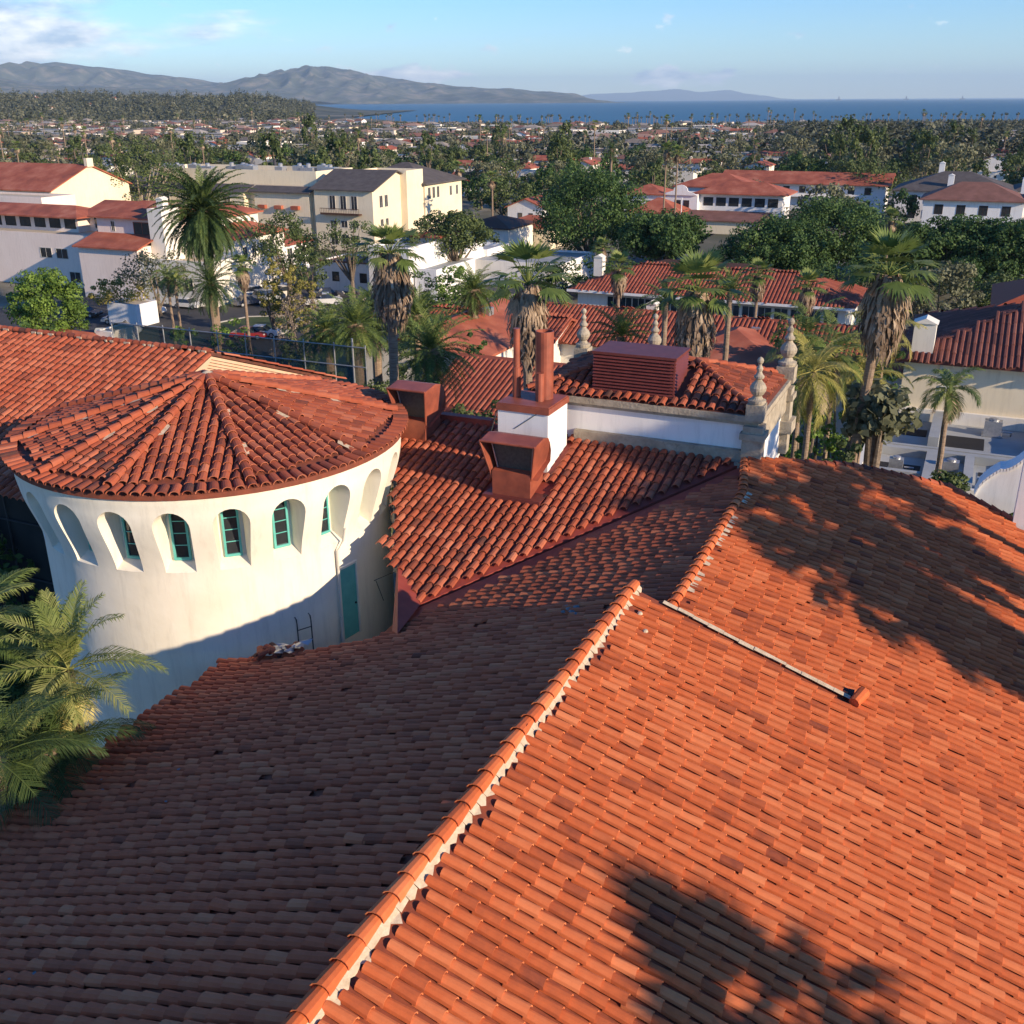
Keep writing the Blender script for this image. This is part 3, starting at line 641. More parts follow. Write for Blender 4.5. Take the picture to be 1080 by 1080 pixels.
# ------------------------------------------------------------------ gabled wing behind the turret
zR4 = lambda x, y: 18.2 - .36 * abs(33.7 - y)
gw = thing('gabled_wing', 'long red tiled wing with a banded gable end behind the turret at far left', 'building', (-45, 33, 0))
m = MB(); m.prism_x([(26.2, 0), (41.2, 0), (41.2, 15.4), (33.7, 18.1), (26.2, 15.4)], -75, -29.9); m.build('wall', 'stucco', gw)
m = MB(); bed(m, [(-76, 24.6), (-29.1, 24.6), (-29.1, 33.7), (-76, 33.7)], zR4); bed(m, [(-76, 33.7), (-29.1, 33.7), (-29.1, 42.4), (-76, 42.4)], zR4)
tiles(m, (0, -1), (-62, -29.0, 24.5, 33.7), zR4, lambda x, y: y < 33.5, sp=.37, ex=.45, w=.30, h=.11, nseg=5, tl=(.6, .16), jit=1.0, drift=.08)
tiles(m, (0, 1), (-40, -29.0, 33.9, 42.4), zR4, lambda x, y: y > 33.9, sp=.37, ex=.9, w=.30, h=.10, nseg=3, tl=(.5, .2), jit=.5, drift=.08)
rf = m.build('roof', 'clay_red', gw)
m = MB(); caps(m, (-62, 33.7, 18.2), (-29.1, 33.7, 18.2), w=.34, tl=(.45, .2)); m.build('ridge_cap', 'clay_red', rf)
m = MB()
for k in range(40):
    x = U(-55, -29.5); m.box(x, x + U(.1, .35), 33.5, 33.56, 18.18, 18.27)
m.build('mortar', 'mortar', rf)
# banded rake cornice
pk = mat('peach', (.62, .40, .26), .85, (.70, .47, .32), scale=1)
m = MB()
for (d, o1, o2) in ((.0, .52, .42), (.13, .44, .35), (.26, .36, .27), (.39, .25, .16), (.52, .14, .05)):
    xx = -29.16 - d * .7
    for s in (1, -1):
        prof = [(33.7, 18.0 - d), (33.7 + s * 8.6, 18.0 - .36 * 8.6 - d), (33.7 + s * 8.6, 18.0 - .36 * 8.6 - d - .126), (33.7, 18.0 - d - .126)]
        m.prism_x(prof, -29.95, xx)
m.build('rake_cornice', pk, gw)
m = MB(); m.box(-29.94, -29.3, 41.0, 42.3, 14.2, 14.9); m.build('bracket', 'stone', gw)


# near black sheet on poles, added to darken the gabled wing's court side
nf = thing('court_dark_sheet', 'near black sheet on poles, added to darken the court wall left of the turret', 'sheet', (-44, 25.7, 0))
m = MB(); m.box(-62, -28.9, 25.6, 25.66, 0, 15.15); m.build('netting', mat('black_sheet', (.012, .016, .018), .9, (.03, .034, .034), scale=.6), nf)  # opaque sheet without mesh; the court's darkness is put into its colour
for k in range(9): m = MB(); m.tube([(-61 + k * 4, 25.5, 0), (-61 + k * 4, 25.5, 15.1)], .04, 6); m.build('pole', 'pipe', nf)
for k in range(6): m = MB(); m.tube([(-62, 25.48, 2.4 * k + 1), (-28.9, 25.48, 2.4 * k + 1)], .035, 6); m.build('rail', 'pipe', nf)
MT['clay_maroon'] = mat('clay_maroon', (.07, .03, .027), .85, (.17, .058, .042), (.28, .12, .085), scale=3, attr='tint', bump=.01, bscale=20)
leaf('frond_fresh', (.06, .085, .02), (.19, .24, .06), (.48, .46, .17), .3)

# ================================================================== vegetation
def blades(mb, base, d, n, L, w, droop, spread, rng, t0=.5):
    pass
def leaf_cloud(mb, cen, rad, n, size, t, flat=.75):
    """n leaf cards in a clump, facing roughly outward; numpy for speed"""
    cen = np.array(cen)
    v = np.random.normal(size=(n, 3)); v /= np.linalg.norm(v, axis=1)[:, None]
    r = np.random.uniform(.55, 1.0, n) ** .5
    p = cen + v * r[:, None] * np.array(rad)
    nn = v + np.random.normal(size=(n, 3)) * .45 + np.array([0, 0, .25]); nn /= np.linalg.norm(nn, axis=1)[:, None]
    a = np.cross(nn, np.random.normal(size=(n, 3))); a /= np.linalg.norm(a, axis=1)[:, None]; b = np.cross(nn, a)
    s = size * np.random.uniform(.6, 1.3, (n, 1))
    q = np.stack([p - a * s * .5, p + b * s * .32, p + a * s * .5, p - b * s * .32], 1).reshape(-1, 3)
    o = len(mb.v); mb.v.extend(map(tuple, q.tolist())); mb.f.extend([(o + 4 * i, o + 4 * i + 1, o + 4 * i + 2, o + 4 * i + 3) for i in range(n)])
    tt = np.clip(t + np.random.normal(size=n) * .13 + (v[:, 2]) * .0, 0, 1); mb.t.extend(tt.tolist()); mb.m.extend([0] * n)
np.random.seed(11)
def make_tree(R, H, zc0, nclump, nleaf, size, leafm, trunkm='trunk', clump=.26, flat=.8, open_=0.0, trunkr=.035, limbs=6, shape='round', name='tree', label='', cat='tree', group=None, loc=(0, 0, 0)):
    """crown radius R, total height H, crown base height zc0"""
    t = thing(name, label, cat, loc, group)
    lx, ly, lz = loc
    ch_ = (H - zc0) / 2; cz_ = zc0 + ch_
    pts = []; tries = 0
    ph1, ph2 = U(0, 6), U(0, 6)
    while len(pts) < nclump and tries < nclump * 30:
        tries += 1
        v = Vector((random.gauss(0, 1), random.gauss(0, 1), random.gauss(0, 1))).normalized(); rr = U(.35, 1) ** .6
        if v.z < -.5 and rnd() < .5: continue
        a = math.atan2(v.y, v.x); bulge = 1 + .16 * math.sin(2 * a + ph1) + .12 * math.sin(3 * a + ph2 + v.z * 3)
        p = Vector((v.x * R * bulge * rr, v.y * R * bulge * rr, v.z * ch_ * rr))
        if shape == 'flat': p.z *= .8
        if open_ and rnd() < open_ and rr < .75: continue
        pts.append(p)
    m = MB()
    for p in pts:
        k = clump * R * U(.6, 1.35); tt = U(.25, .75)
        leaf_cloud(m, (lx + p.x, ly + p.y, lz + cz_ + p.z), (k, k, k * flat), nleaf, size, tt)
    m.build('crown', leafm, t)
    m = MB(); r0 = max(.12, trunkr * H)
    j = [(lx + U(-.1, .1), ly + U(-.1, .1), lz - .3), (lx + U(-.15, .15) * R * .3, ly, lz + zc0 * .6), (lx + U(-.1, .1) * R, ly + U(-.1, .1) * R, lz + zc0 + ch_ * .4)]
    m.tube(j, [r0, r0 * .75, r0 * .5], 8)
    for k in range(limbs):
        p = random.choice(pts) if pts else Vector((0, 0, 0)); b0 = Vector(j[1]); e = Vector((lx + p.x * .85, ly + p.y * .85, lz + cz_ + p.z * .8)); mid = (b0 + e) / 2 + Vector((0, 0, -.05 * R))
        m.tube([b0, mid, e], [r0 * .5, r0 * .32, r0 * .1], 6)
    m.build('trunk', trunkm, t)
    return t
def top_h(px, py, D): p = atd(px, py, D); return (p[0], p[1], 0.0), p[2]

def frond_pinnate(mb, o, az, el0, L, droop, nl=26, lw=.05, ll=.5, t=.5, vee=.5, twist=0.0, ragged=.0, seg=8):
    """feather frond: rachis arc with paired leaflets"""
    o = Vector(o); P = []; el = el0; p = o.copy(); d2 = Vector((math.cos(az), math.sin(az), 0)); st = L / seg
    P.append(p.copy())
    for i in range(seg):
        f = (i + .5) / seg; e = el0 - droop * f ** 1.3
        p = p + (d2 * math.cos(e) + Vector((0, 0, math.sin(e)))) * st; P.append(p.copy())
    side = Vector((-d2.y, d2.x, 0))
    mb.tube(P, [max(.008, .03 * (1 - i / (seg + 1)) * L / 3) for i in range(seg + 1)], 4, cap=False, t=min(1, t + .15))
    vs = []; fs = []
    for i in range(nl):
        f = .12 + .88 * (i + rnd() * .5) / nl; k = min(seg - 1, int(f * seg)); u = f * seg - k; q = P[k].lerp(P[k + 1], min(1, u)); dd = (P[k + 1] - P[k]).normalized(); upn = side.cross(dd).normalized()
        if upn.z < 0: upn = -upn
        le = ll * (math.sin(PI * min(1, f * .9 + .1)) * .75 + .3)
        for s in (-1, 1):
            if rnd() < ragged: continue
            dr = (side * s * (.9 - .25 * f) + dd * (.55 + .5 * f) + upn * vee * U(.4, 1.1)).normalized()
            tip = q + dr * le * U(.8, 1.1) + Vector((0, 0, -le * .38 * U(.5, 1.4)))
            mid = q + dr * le * .55 + Vector((0, 0, -le * .06)); w = dd * lw
            o_ = len(vs); vs += [tuple(q - w * .4), tuple(q + w * .4), tuple(mid + w * .5), tuple(mid - w * .5), tuple(tip)]
            fs += [(o_, o_ + 1, o_ + 2, o_ + 3), (o_ + 3, o_ + 2, o_ + 4)]
    n0 = len(fs); o_ = len(mb.v); mb.v.extend(vs); mb.f.extend([tuple(i + o_ for i in f) for f in fs]); mb.t.extend([min(1, max(0, t + random.gauss(0, .1))) for _ in range(n0)]); mb.m.extend([0] * n0)
def frond_fan(mb, o, az, el0, Lp, Rf, t=.5, n=22, droop=.5, open_=2.3):
    """fan frond: petiole then pleated blades radiating, tips hanging"""
    o = Vector(o); d = Vector((math.cos(az) * math.cos(el0), math.sin(az) * math.cos(el0), math.sin(el0))); h = o + d * Lp + Vector((0, 0, -.08 * Lp))
    mb.tube([o, (o + h) / 2 + Vector((0, 0, .04 * Lp)), h], [.03, .022, .016], 4, cap=False, t=min(1, t + .2))
    side = Vector((-math.sin(az), math.cos(az), 0)); e2 = el0 - .35; dd = Vector((math.cos(az) * math.cos(e2), math.sin(az) * math.cos(e2), math.sin(e2)))
    vs = []; fs = []
    for i in range(n):
        a = -open_ / 2 + open_ * (i + U(-.3, .3)) / (n - 1); r = Rf * (1 - .18 * abs(a) / (open_ / 2)) * U(.85, 1.08)
        v = dd * math.cos(a) + side * math.sin(a); nrm = side.cross(dd)
        wv = (side * math.cos(a) - dd * math.sin(a)) * (r * open_ / n * .42)
        m_ = h + v * r * .6 + Vector((0, 0, -.04 * r)); tp = h + v * r + Vector((0, 0, -droop * r * U(.25, .8)))
        o_ = len(vs); vs += [tuple(h), tuple(m_ - wv), tuple(m_ + wv), tuple(tp)]; fs += [(o_, o_ + 2, o_ + 1), (o_ + 1, o_ + 2, o_ + 3)]
    o_ = len(mb.v); mb.v.extend(vs); mb.f.extend([tuple(i + o_ for i in f) for f in fs]); mb.t.extend([min(1, max(0, t + random.gauss(0, .08))) for _ in fs]); mb.m.extend([0] * len(fs))
def palm_trunk(t, loc, H, r0, r1, lean=(0, 0), bulge=1.3):
    x, y, z = loc; m = MB(); n = 14
    P = [(x + lean[0] * (k / n) ** 1.5 + U(-.015, .015), y + lean[1] * (k / n) ** 1.5 + U(-.015, .015), z + H * k / n) for k in range(n + 1)]
    m.tube(P, [(r0 + (r1 - r0) * k / n) * (bulge if k == 0 else 1) * U(.96, 1.05) for k in range(n + 1)], 12); m.build('trunk', 'palm_trunk', t); return P[-1]
def fan_palm(loc, H, R=1.6, skirt=0, sr=.9, r0=.26, nf=34, label='', group=None, cat='palm tree', lean=(0, 0), dense=1.0):
    t = thing('fan_palm', label, cat, loc, group); top = palm_trunk(t, loc, H, r0, r0 * .8, lean)
    m = MB()
    for i in range(nf):
        f = (i + .5) / nf; el = math.radians(85 - 92 * f); az = i * 2.4 + U(-.2, .2)
        frond_fan(m, top, az, el, R * U(.45, .75), R * U(.5, .68), t=min(1, max(0, .62 - .2 * f + random.gauss(0, .1))), n=20, droop=.15 + .45 * f)
    m.build('crown', 'frond', t)
    m = MB()   # brownish lowest fronds
    for i in range(7):
        frond_fan(m, top, U(0, 6.3), math.radians(U(-60, -30)), R * .35, R * .5, t=.7, n=14, droop=.9)
    m.build('dry_frond', 'thatch', t)
    if skirt:
        m = MB(); n = int(520 * dense)
        m.tube([(top[0], top[1], top[2] - .2), (top[0], top[1], top[2] - skirt * .5), (top[0], top[1], top[2] - skirt * .92)], [sr * .45, sr * .72, sr * .3], 12, t=.05)
        for i in range(n):
            f = rnd(); az = U(0, 6.3); z0 = top[2] - skirt * f * .86
            rr = sr * (.42 + .55 * math.sin(PI * min(1, f * .85 + .12))) * U(.8, 1.05); L = U(.6, 1.3)
            c, s = math.cos(az), math.sin(az); sx, sy = -s, c; w = U(.03, .09)
            a_ = (top[0] + c * rr * .75, top[1] + s * rr * .75, z0 + .15); b_ = (top[0] + c * rr * 1.05 + sx * U(-.15, .15), top[1] + s * rr * 1.05 + sy * U(-.15, .15), z0 - L * .5); e_ = (top[0] + c * rr * U(.8, 1.1) + sx * U(-.2, .2), top[1] + s * rr * U(.8, 1.1) + sy * U(-.2, .2), z0 - L)
            m.add([(a_[0] - sx * w, a_[1] - sy * w, a_[2]), (a_[0] + sx * w, a_[1] + sy * w, a_[2]), (b_[0] + sx * w, b_[1] + sy * w, b_[2]), (b_[0] - sx * w, b_[1] - sy * w, b_[2]), e_], [(0, 1, 2, 3), (3, 2, 4)], t=min(1, max(0, random.gauss(.5 - .15 * f, .25))))
        m.build('dead_frond_skirt', 'thatch', t)
    return t
def date_palm(loc, H, L=4.0, r0=.4, nf=70, ll=.55, label='', group=None, lm='frond_dark', nl=30, cat='palm tree', ball=True, lean=(0, 0), emin=-60, lw=.06):
    t = thing('date_palm', label, cat, loc, group); top = palm_trunk(t, loc, H, r0, r0 * .9, lean)
    m = MB()
    for i in range(nf):
        f = (i + .5) / nf; el = math.radians(84 - (84 - emin) * f ** .85)
        frond_pinnate(m, (top[0], top[1], top[2] + .1), i * 2.39996 + U(-.15, .15), el, L * U(.85, 1.05) * (1 - .12 * f), math.radians(62 - 15 * f) * U(.8, 1.2), nl=nl, lw=lw, ll=ll, t=min(1, max(0, .55 - .25 * f + random.gauss(0, .1))), vee=.5)
    m.build('crown', lm, t)
    if ball:
        m = MB(); m.lathe((top[0], top[1], top[2] - 1.2), [(r0 * .95, -.2), (r0 * 1.5, .3), (r0 * 1.9, .9), (r0 * 1.2, 1.5)], 12, t=.4)
        for i in range(40): frond_pinnate(m, (top[0], top[1], top[2] - .5), U(0, 6.3), math.radians(U(-75, -50)), L * .5, .3, nl=8, lw=.06, ll=.3, t=.4, seg=4)
        m.build('dry_frond', 'thatch', t)
    return t
def feather_palm(loc, H, L=2.6, r0=.15, nf=16, ll=.6, label='', group=None, lm='frond', nl=34, emin=-35, droop=95, lw=.035, lean=(0, 0), dry=3, vee=.1):
    t = thing('feather_palm', label, 'palm tree', loc, group); top = palm_trunk(t, loc, H, r0, r0 * .8, lean)
    m = MB()
    for i in range(nf):
        f = (i + .5) / nf; el = math.radians(84 - (84 - emin) * f)
        frond_pinnate(m, (top[0], top[1], top[2]), i * 2.39996 + U(-.3, .3), el, L * U(.85, 1.1), math.radians(droop) * U(.75, 1.2), nl=nl, lw=lw, ll=ll, t=min(1, max(0, .6 - .2 * f + random.gauss(0, .12))), vee=vee, ragged=.06, seg=10)
    m.build('crown', lm, t)
    if dry:
        m = MB()
        for i in range(dry): frond_pinnate(m, (top[0], top[1], top[2] - .15), U(0, 6.3), math.radians(U(-50, -15)), L * .75, 1.3, nl=26, lw=lw, ll=ll * .8, t=.75, vee=.0, ragged=.2)
        m.build('dry_frond', 'thatch', t)
    return t

# ------------------------------------------------------------------ ground, sea, hills
def gp(a, b, z=0.0):      # a metres to the right of the view line, b metres ahead, on the ground
    return (a * RT[0] + b * math.sin(AZ), a * RT[1] + b * math.cos(AZ), z)
m = MB(); land = [(-60000, -3000), (4000, -3000), (4000, 1230), (900, 1260), (100, 1330), (-150, 1600), (-450, 2500), (-900, 4800), (-2300, 9000), (-1500, 14000), (-60000, 16000)]
m.add([gp(*q) for q in land], [tuple(range(len(land)))])
g = m.build('ground', mat('soil', (.07, .075, .04), .95, (.14, .13, .085), (.24, .21, .15), scale=.02, stain=((.36, .33, .27), .02, .5, .8)), origin=(0, 0, 0)); tag(g, 'mixed dry soil and green ground of the town', None, None, 'structure')
m = MB(); m.add([gp(-60000, 1400, -1.5), gp(90000, 1400, -1.5), gp(90000, 120000, -1.5), gp(-60000, 120000, -1.5)], [(0, 1, 2, 3)])
s_ = mat('seawater', (.018, .085, .14), .45, (.028, .12, .18), scale=.004, spec=.35, bump=.5, bscale=.02, stretch=(1, 5, 1)); tag(m.build('sea', s_, origin=(0, 0, -1.5)), kind='structure')
m = MB()
m.add([gp(a, b, .02) for a, b in [(4000, 1190), (900, 1220), (100, 1290), (-150, 1560), (-150, 1598), (100, 1328), (900, 1258), (4000, 1228)]], [(0, 1, 6, 7), (1, 2, 5, 6), (2, 3, 4, 5)]); tag(m.build('beach', mat('sand', (.45, .38, .27), .95, scale=.05)), kind='structure')
def terrain(name, pts, b0, depth, back, matn, base=-3, rough=.5, nb=54, sub=24, seed=3, fine=.0011):
    """hill range whose skyline passes roughly the given pixels (x,y); real height at distance b0+depth"""
    from mathutils import noise
    xs = []; hs = []
    for i in range(len(pts) - 1):
        for k in range(sub):
            f = k / sub; f2 = f * f * (3 - 2 * f); xs.append(pts[i][0] * (1 - f) + pts[i + 1][0] * f); hs.append(pts[i][1] * (1 - f2) + pts[i + 1][1] * f2)
    xs.append(pts[-1][0]); hs.append(pts[-1][1])
    vs = []; n = len(xs); bt = b0 + depth
    for j in range(nb + 1):
        b = b0 + (depth + back) * j / nb; q = (b - b0) / depth
        for i in range(n):
            a = (xs[i] - 540) / FP * bt * .928
            top = 28 + bt * .861 * (-(hs[i] - 107.0 + (xs[i] - 540) * .0052) / FP)
            env = min(1, q) ** .8 if q <= 1 else max(0, 1 - (b - bt) / back)
            wx = noise.noise(Vector((a * .0005, b * .0005, seed))) * 900
            r1 = 1 - abs(noise.noise(Vector(((a + wx) * fine, (b - wx) * fine * .45, seed)))) * 2
            r2 = 1 - abs(noise.noise(Vector(((a - wx) * fine * 2.7, b * fine * 1.3, seed + 5)))) * 2
            rr = .65 * r1 + .35 * r2
            mid = 4 * env * (1 - env) if q < 1 else 0
            h = base + (top - base) * (env + rough * .5 * (rr - .35) * (mid * .9 + .05))
            vs.append(gp(a, b, max(base, h)))
    fs = [(j * n + i, j * n + i + 1, (j + 1) * n + i + 1, (j + 1) * n + i) for j in range(nb) for i in range(n - 1)]
    m = MB(); m.add(vs, fs); o = m.build(name, matn, smooth=True, origin=(0, 0, 0)); tag(o, kind='structure'); return o
mtn = mat('chaparral', (.035, .05, .04), .95, (.09, .10, .075), (.24, .205, .15), scale=.005, bump=60, bscale=.002, stain=((.055, .07, .05), .0015, .5, .7))
terrain('hills', [(-260, 62), (-120, 74), (-40, 70), (0, 73), (40, 74), (80, 69), (110, 72), (135, 75), (170, 80), (205, 84), (240, 89), (275, 90), (300, 83), (325, 76), (352, 73), (372, 75), (400, 81), (430, 86), (460, 90), (490, 93), (520, 95), (548, 95), (575, 98), (600, 100), (622, 106), (640, 109)], 11500, 4200, 2500, mtn, rough=1.1)
terrain('hills', [(-200, 84), (-80, 88), (0, 84), (60, 92), (120, 93), (180, 95), (240, 99), (300, 103), (340, 108)], 8200, 2200, 1500, mtn, rough=.9, seed=9, fine=.0018)
isl = mat('island_rock', (.06, .065, .06), .95, (.09, .09, .08), scale=.001)
terrain('hills', [(600, 104), (630, 100), (660, 99), (690, 97), (715, 95), (740, 98), (770, 96), (790, 100), (810, 104)], 42000, 5000, 3000, isl, rough=.5, seed=21, fine=.0004)
# wooded mesa left of the bay
def mesa_h(a, b):
    e = max(0.0, 1 - ((b - 2700) / 900) ** 2); l = 1 / (1 + math.exp((a + 500) / 50.0)); return 27 * e * l * (1 + .18 * math.sin(a * .004) + .12 * math.sin(a * .011 + 1) + (.25 * math.exp(-((a + 610) / 110.0) ** 2)))
m = MB(); na, nb_ = 60, 26
vs = [gp(-3200 + 2900 * i / na, 1800 + 1800 * j / nb_, .05 + mesa_h(-3200 + 2900 * i / na, 1800 + 1800 * j / nb_)) for j in range(nb_ + 1) for i in range(na + 1)]
m.add(vs, [(j * (na + 1) + i, j * (na + 1) + i + 1, (j + 1) * (na + 1) + i + 1, (j + 1) * (na + 1) + i) for j in range(nb_) for i in range(na)]); tag(m.build('hill', mtn, smooth=True, origin=(0, 0, 0)), kind='structure')

# ------------------------------------------------------------------ buildings
FOOT = []      # footprints (x0,x1,y0,y1) no random tree may stand in
def building(name, label, cat, x0, x1, y0, y1, h, roof='hip', wm='stucco2', rm='clay_far', pitch=.34, ov=.6, wins=(), group=None, z0=0, parapet=.6, tile=False, wr=None):
    t = thing(name, label, cat, ((x0 + x1) / 2, (y0 + y1) / 2, z0), group)
    volume(t, x0, x1, y0, y1, h, roof, wm, rm, pitch, ov, wins, z0, parapet, tile); return t
def volume(t, x0, x1, y0, y1, h, roof='hip', wm='stucco2', rm='clay_far', pitch=.34, ov=.6, wins=(), z0=0, parapet=.6, tile=False):
    FOOT.append((x0 - 1, x1 + 1, y0 - 1, y1 + 1))
    m = MB()
    gp_ = 0
    if roof == 'gable_x': hw = (y1 - y0) / 2; m.prism_x([(y0, z0), (y1, z0), (y1, h), ((y0 + y1) / 2, h + hw * pitch), (y0, h)], x0, x1)
    elif roof == 'gable_y': hw = (x1 - x0) / 2; m.prism_y([(x0, z0), (x1, z0), (x1, h), ((x0 + x1) / 2, h + hw * pitch), (x0, h)], y0, y1)
    else: m.box(x0, x1, y0, y1, z0, h)
    if roof == 'flat' and parapet:
        q = .3
        for b in ((x0, x1, y0, y0 + q), (x0, x1, y1 - q, y1), (x0, x0 + q, y0 + q, y1 - q), (x1 - q, x1, y0 + q, y1 - q)): m.box(*b, h + .004, h + parapet)
    w = m.build('wall', wm, t)
    e0, e1, f0, f1 = x0 - ov, x1 + ov, y0 - ov, y1 + ov
    ze = h - ov * pitch + .06; th = .22; m = MB()
    if roof == 'hip':
        hx, hy = (e1 - e0) / 2, (f1 - f0) / 2; s = min(hx, hy); zt = ze + s * pitch
        A = [(e0, f0), (e1, f0), (e1, f1), (e0, f1)]
        if hx >= hy: rg = [(e0 + s, (f0 + f1) / 2, zt), (e1 - s + .01, (f0 + f1) / 2, zt)]; fs = [(0, 1, 5, 4), (1, 2, 5), (2, 3, 4, 5), (3, 0, 4)]
        else: rg = [((e0 + e1) / 2, f0 + s, zt), ((e0 + e1) / 2, f1 - s, zt)]; fs = [(0, 1, 4), (1, 2, 5, 4), (2, 3, 5), (3, 0, 4, 5)]
        m.add([(x, y, ze) for x, y in A] + rg + [(x, y, ze - th) for x, y in A], fs + [(6, 9, 8, 7), (0, 6, 7, 1), (1, 7, 8, 2), (2, 8, 9, 3), (3, 9, 6, 0)])
        pl = [((0, -1), lambda x, y: y - f0), ((0, 1), lambda x, y: f1 - y), ((1, 0), lambda x, y: e1 - x), ((-1, 0), lambda x, y: x - e0)]
    elif roof == 'gable_x':
        ym = (y0 + y1) / 2; zt = ze + (ym - f0) * pitch; m.prism_x([(f0, ze), (ym, zt), (f1, ze), (f1, ze - th), (ym, zt - th), (f0, ze - th)][::-1], e0, e1)
        pl = [((0, -1), lambda x, y: y - f0), ((0, 1), lambda x, y: f1 - y)]
    elif roof == 'gable_y':
        xm = (x0 + x1) / 2; zt = ze + (xm - e0) * pitch; m.prism_y([(e0, ze), (xm, zt), (e1, ze), (e1, ze - th), (xm, zt - th), (e0, ze - th)][::-1], f0, f1)
        pl = [((1, 0), lambda x, y: e1 - x), ((-1, 0), lambda x, y: x - e0)]
    elif roof == 'shed': m.prism_x([(f0, ze), (f1, ze + (f1 - f0) * pitch), (f1, ze + (f1 - f0) * pitch - th), (f0, ze - th)][::-1], e0, e1); pl = [((0, -1), lambda x, y: y - f0)]
    elif roof == 'flat': m.box(x0 + .3, x1 - .3, y0 + .3, y1 - .3, h + .006, h + .08); rm = rm if rm != 'clay_far' else 'roof_grey'; pl = []
    if tile:
        for g, df in pl:
            def ins(x, y, df=df):
                d = df(x, y); return d > .12 and e0 < x < e1 and f0 < y < f1 and d - min(s[1](x, y) for s in pl) < 1e-6
            tiles(m, g, (e0, e1, f0, f1), lambda x, y, df=df: ze + pitch * df(x, y), ins, sp=tile, ex=1.3, w=tile * .72, h=.11, nseg=3, jit=.3, drift=.3, tl=(.5, .12), lift=.02)
    r = m.build('roof', rm, t)
    for q in wins: windows(t, x0, x1, y0, y1, q)
    return w, r
def windows(t, x0, x1, y0, y1, q):
    """q = (face, z, n, w, h, u0, u1[, fm]) ; face S looks at the viewer, E to the sun"""
    face, z, n, w, h, u0, u1 = q[:7]; fm = q[7] if len(q) > 7 else 'frame'
    for k in range(n):
        u = u0 + (u1 - u0) * ((k + .5) / n)
        m = MB(); p = MB(); fr = .09
        if face == 'S':
            c = x0 + (x1 - x0) * u; m.box(c - w / 2 - fr, c + w / 2 + fr, y0 - .05, y0 + .1, z - fr, z); m.box(c - w / 2 - fr, c + w / 2 + fr, y0 - .05, y0 + .1, z + h, z + h + fr)
            m.box(c - w / 2 - fr, c - w / 2, y0 - .05, y0 + .1, z, z + h); m.box(c + w / 2, c + w / 2 + fr, y0 - .05, y0 + .1, z, z + h); m.box(c - .03, c + .03, y0 - .03, y0, z, z + h)
            p.box(c - w / 2 + .003, c + w / 2 - .003, y0 - .015, y0 + .02, z + .003, z + h - .003)
        else:
            c = y0 + (y1 - y0) * u; m.box(x1 - .1, x1 + .05, c - w / 2 - fr, c + w / 2 + fr, z - fr, z); m.box(x1 - .1, x1 + .05, c - w / 2 - fr, c + w / 2 + fr, z + h, z + h + fr)
            m.box(x1 - .1, x1 + .05, c - w / 2 - fr, c - w / 2, z, z + h); m.box(x1 - .1, x1 + .05, c + w / 2, c + w / 2 + fr, z, z + h); m.box(x1, x1 + .03, c - .03, c + .03, z, z + h)
            p.box(x1 - .02, x1 + .015, c - w / 2 + .003, c + w / 2 - .003, z + .003, z + h - .003)
        o = m.build('window', fm, t); p.build('pane', 'glass', o)
def chimney(par, x, y, z0, z1, w=.9, cap=True, m_='stucco2'):
    m = MB(); m.box(x - w / 2, x + w / 2, y - w / 2, y + w / 2, z0, z1)
    if cap: m.prism_y([(x - w / 2 - .1, z1 + .003), (x, z1 + .35), (x + w / 2 + .1, z1 + .003)], y - w / 2 - .1, y + w / 2 + .1)
    m.build('chimney', m_, par)

# --- long cream hotel
hx0, hx1, hy = -174.0, -110.4, 179.0
ht = building('hotel', 'long cream four storey hotel with dark grey roofs', 'hotel', hx0, -124, hy + 1.5, 201, 11.6, 'flat', 'stucco_cream', 'beige', wins=(('S', 8.2, 4, 1.6, 1.6, .10, .40), ('S', 4.4, 4, 1.5, 1.3, .10, .45), ('S', 8.6, 3, 2.2, 1.9, .66, .96), ('S', 8.2, 1, .8, 1.6, .52, .58)), parapet=0)
volume(ht, -124, hx1, hy, 197, 12.0, 'gable_x', 'stucco_cream', 'slate', .34, .7, (('S', 8.0, 3, 1.3, 2.6, .22, .78), ('S', 4.6, 3, 1.4, 1.2, .22, .78), ('S', 1.2, 3, 1.6, 1.9, .22, .78), ('E', 8.4, 2, 1.1, 2.2, .12, .34), ('E', 4.8, 2, 1.0, 1.3, .12, .34)))
volume(ht, -127, -108.6, 197.004, 214, 12.2, 'hip', 'stucco_cream', 'slate', .4, .9, (('E', 8.8, 3, 1.0, 2.2, .05, .4), ('E', 8.8, 2, .9, 1.9, .6, .95), ('E', 4.6, 1, 1.2, 1.3, .3, .42)))
volume(ht, hx0, -141, hy - .6, hy + 1.49, 11.0, 'shed', 'stucco_cream', 'slate', .34, .8, (('S', 8.0, 4, 1.6, 1.9, .3, .95),))
volume(ht, -139.0, -125.5, hy + .3, hy + 1.49, 11.2, 'shed', 'stucco_cream', 'slate', .34, .8)
volume(ht, -172, -128, 186, 200, 13.6, 'flat', 'stucco_cream', 'beige', parapet=1.0)
volume(ht, -120, -108.9, 190, 196.9, 14.4, 'flat', 'stucco_cream', 'beige', parapet=.5)
for (a, b, z) in ((-122, -113, 7.3), (-166, -158, 7.3)):
    m = MB(); m.box(a, b, hy - 1.2, hy - .004, z - .25, z); m.box(a, b, hy - 1.2, hy - 1.12, z, z + .12)
    for k in range(24): x = a + (b - a) * k / 23; m.box(x - .03, x + .03, hy - 1.18, hy - 1.14, z + .12, z + .9)
    m.box(a, b, hy - 1.2, hy - 1.12, z + .9, z + 1.0); m.build('balcony', 'brown', ht)
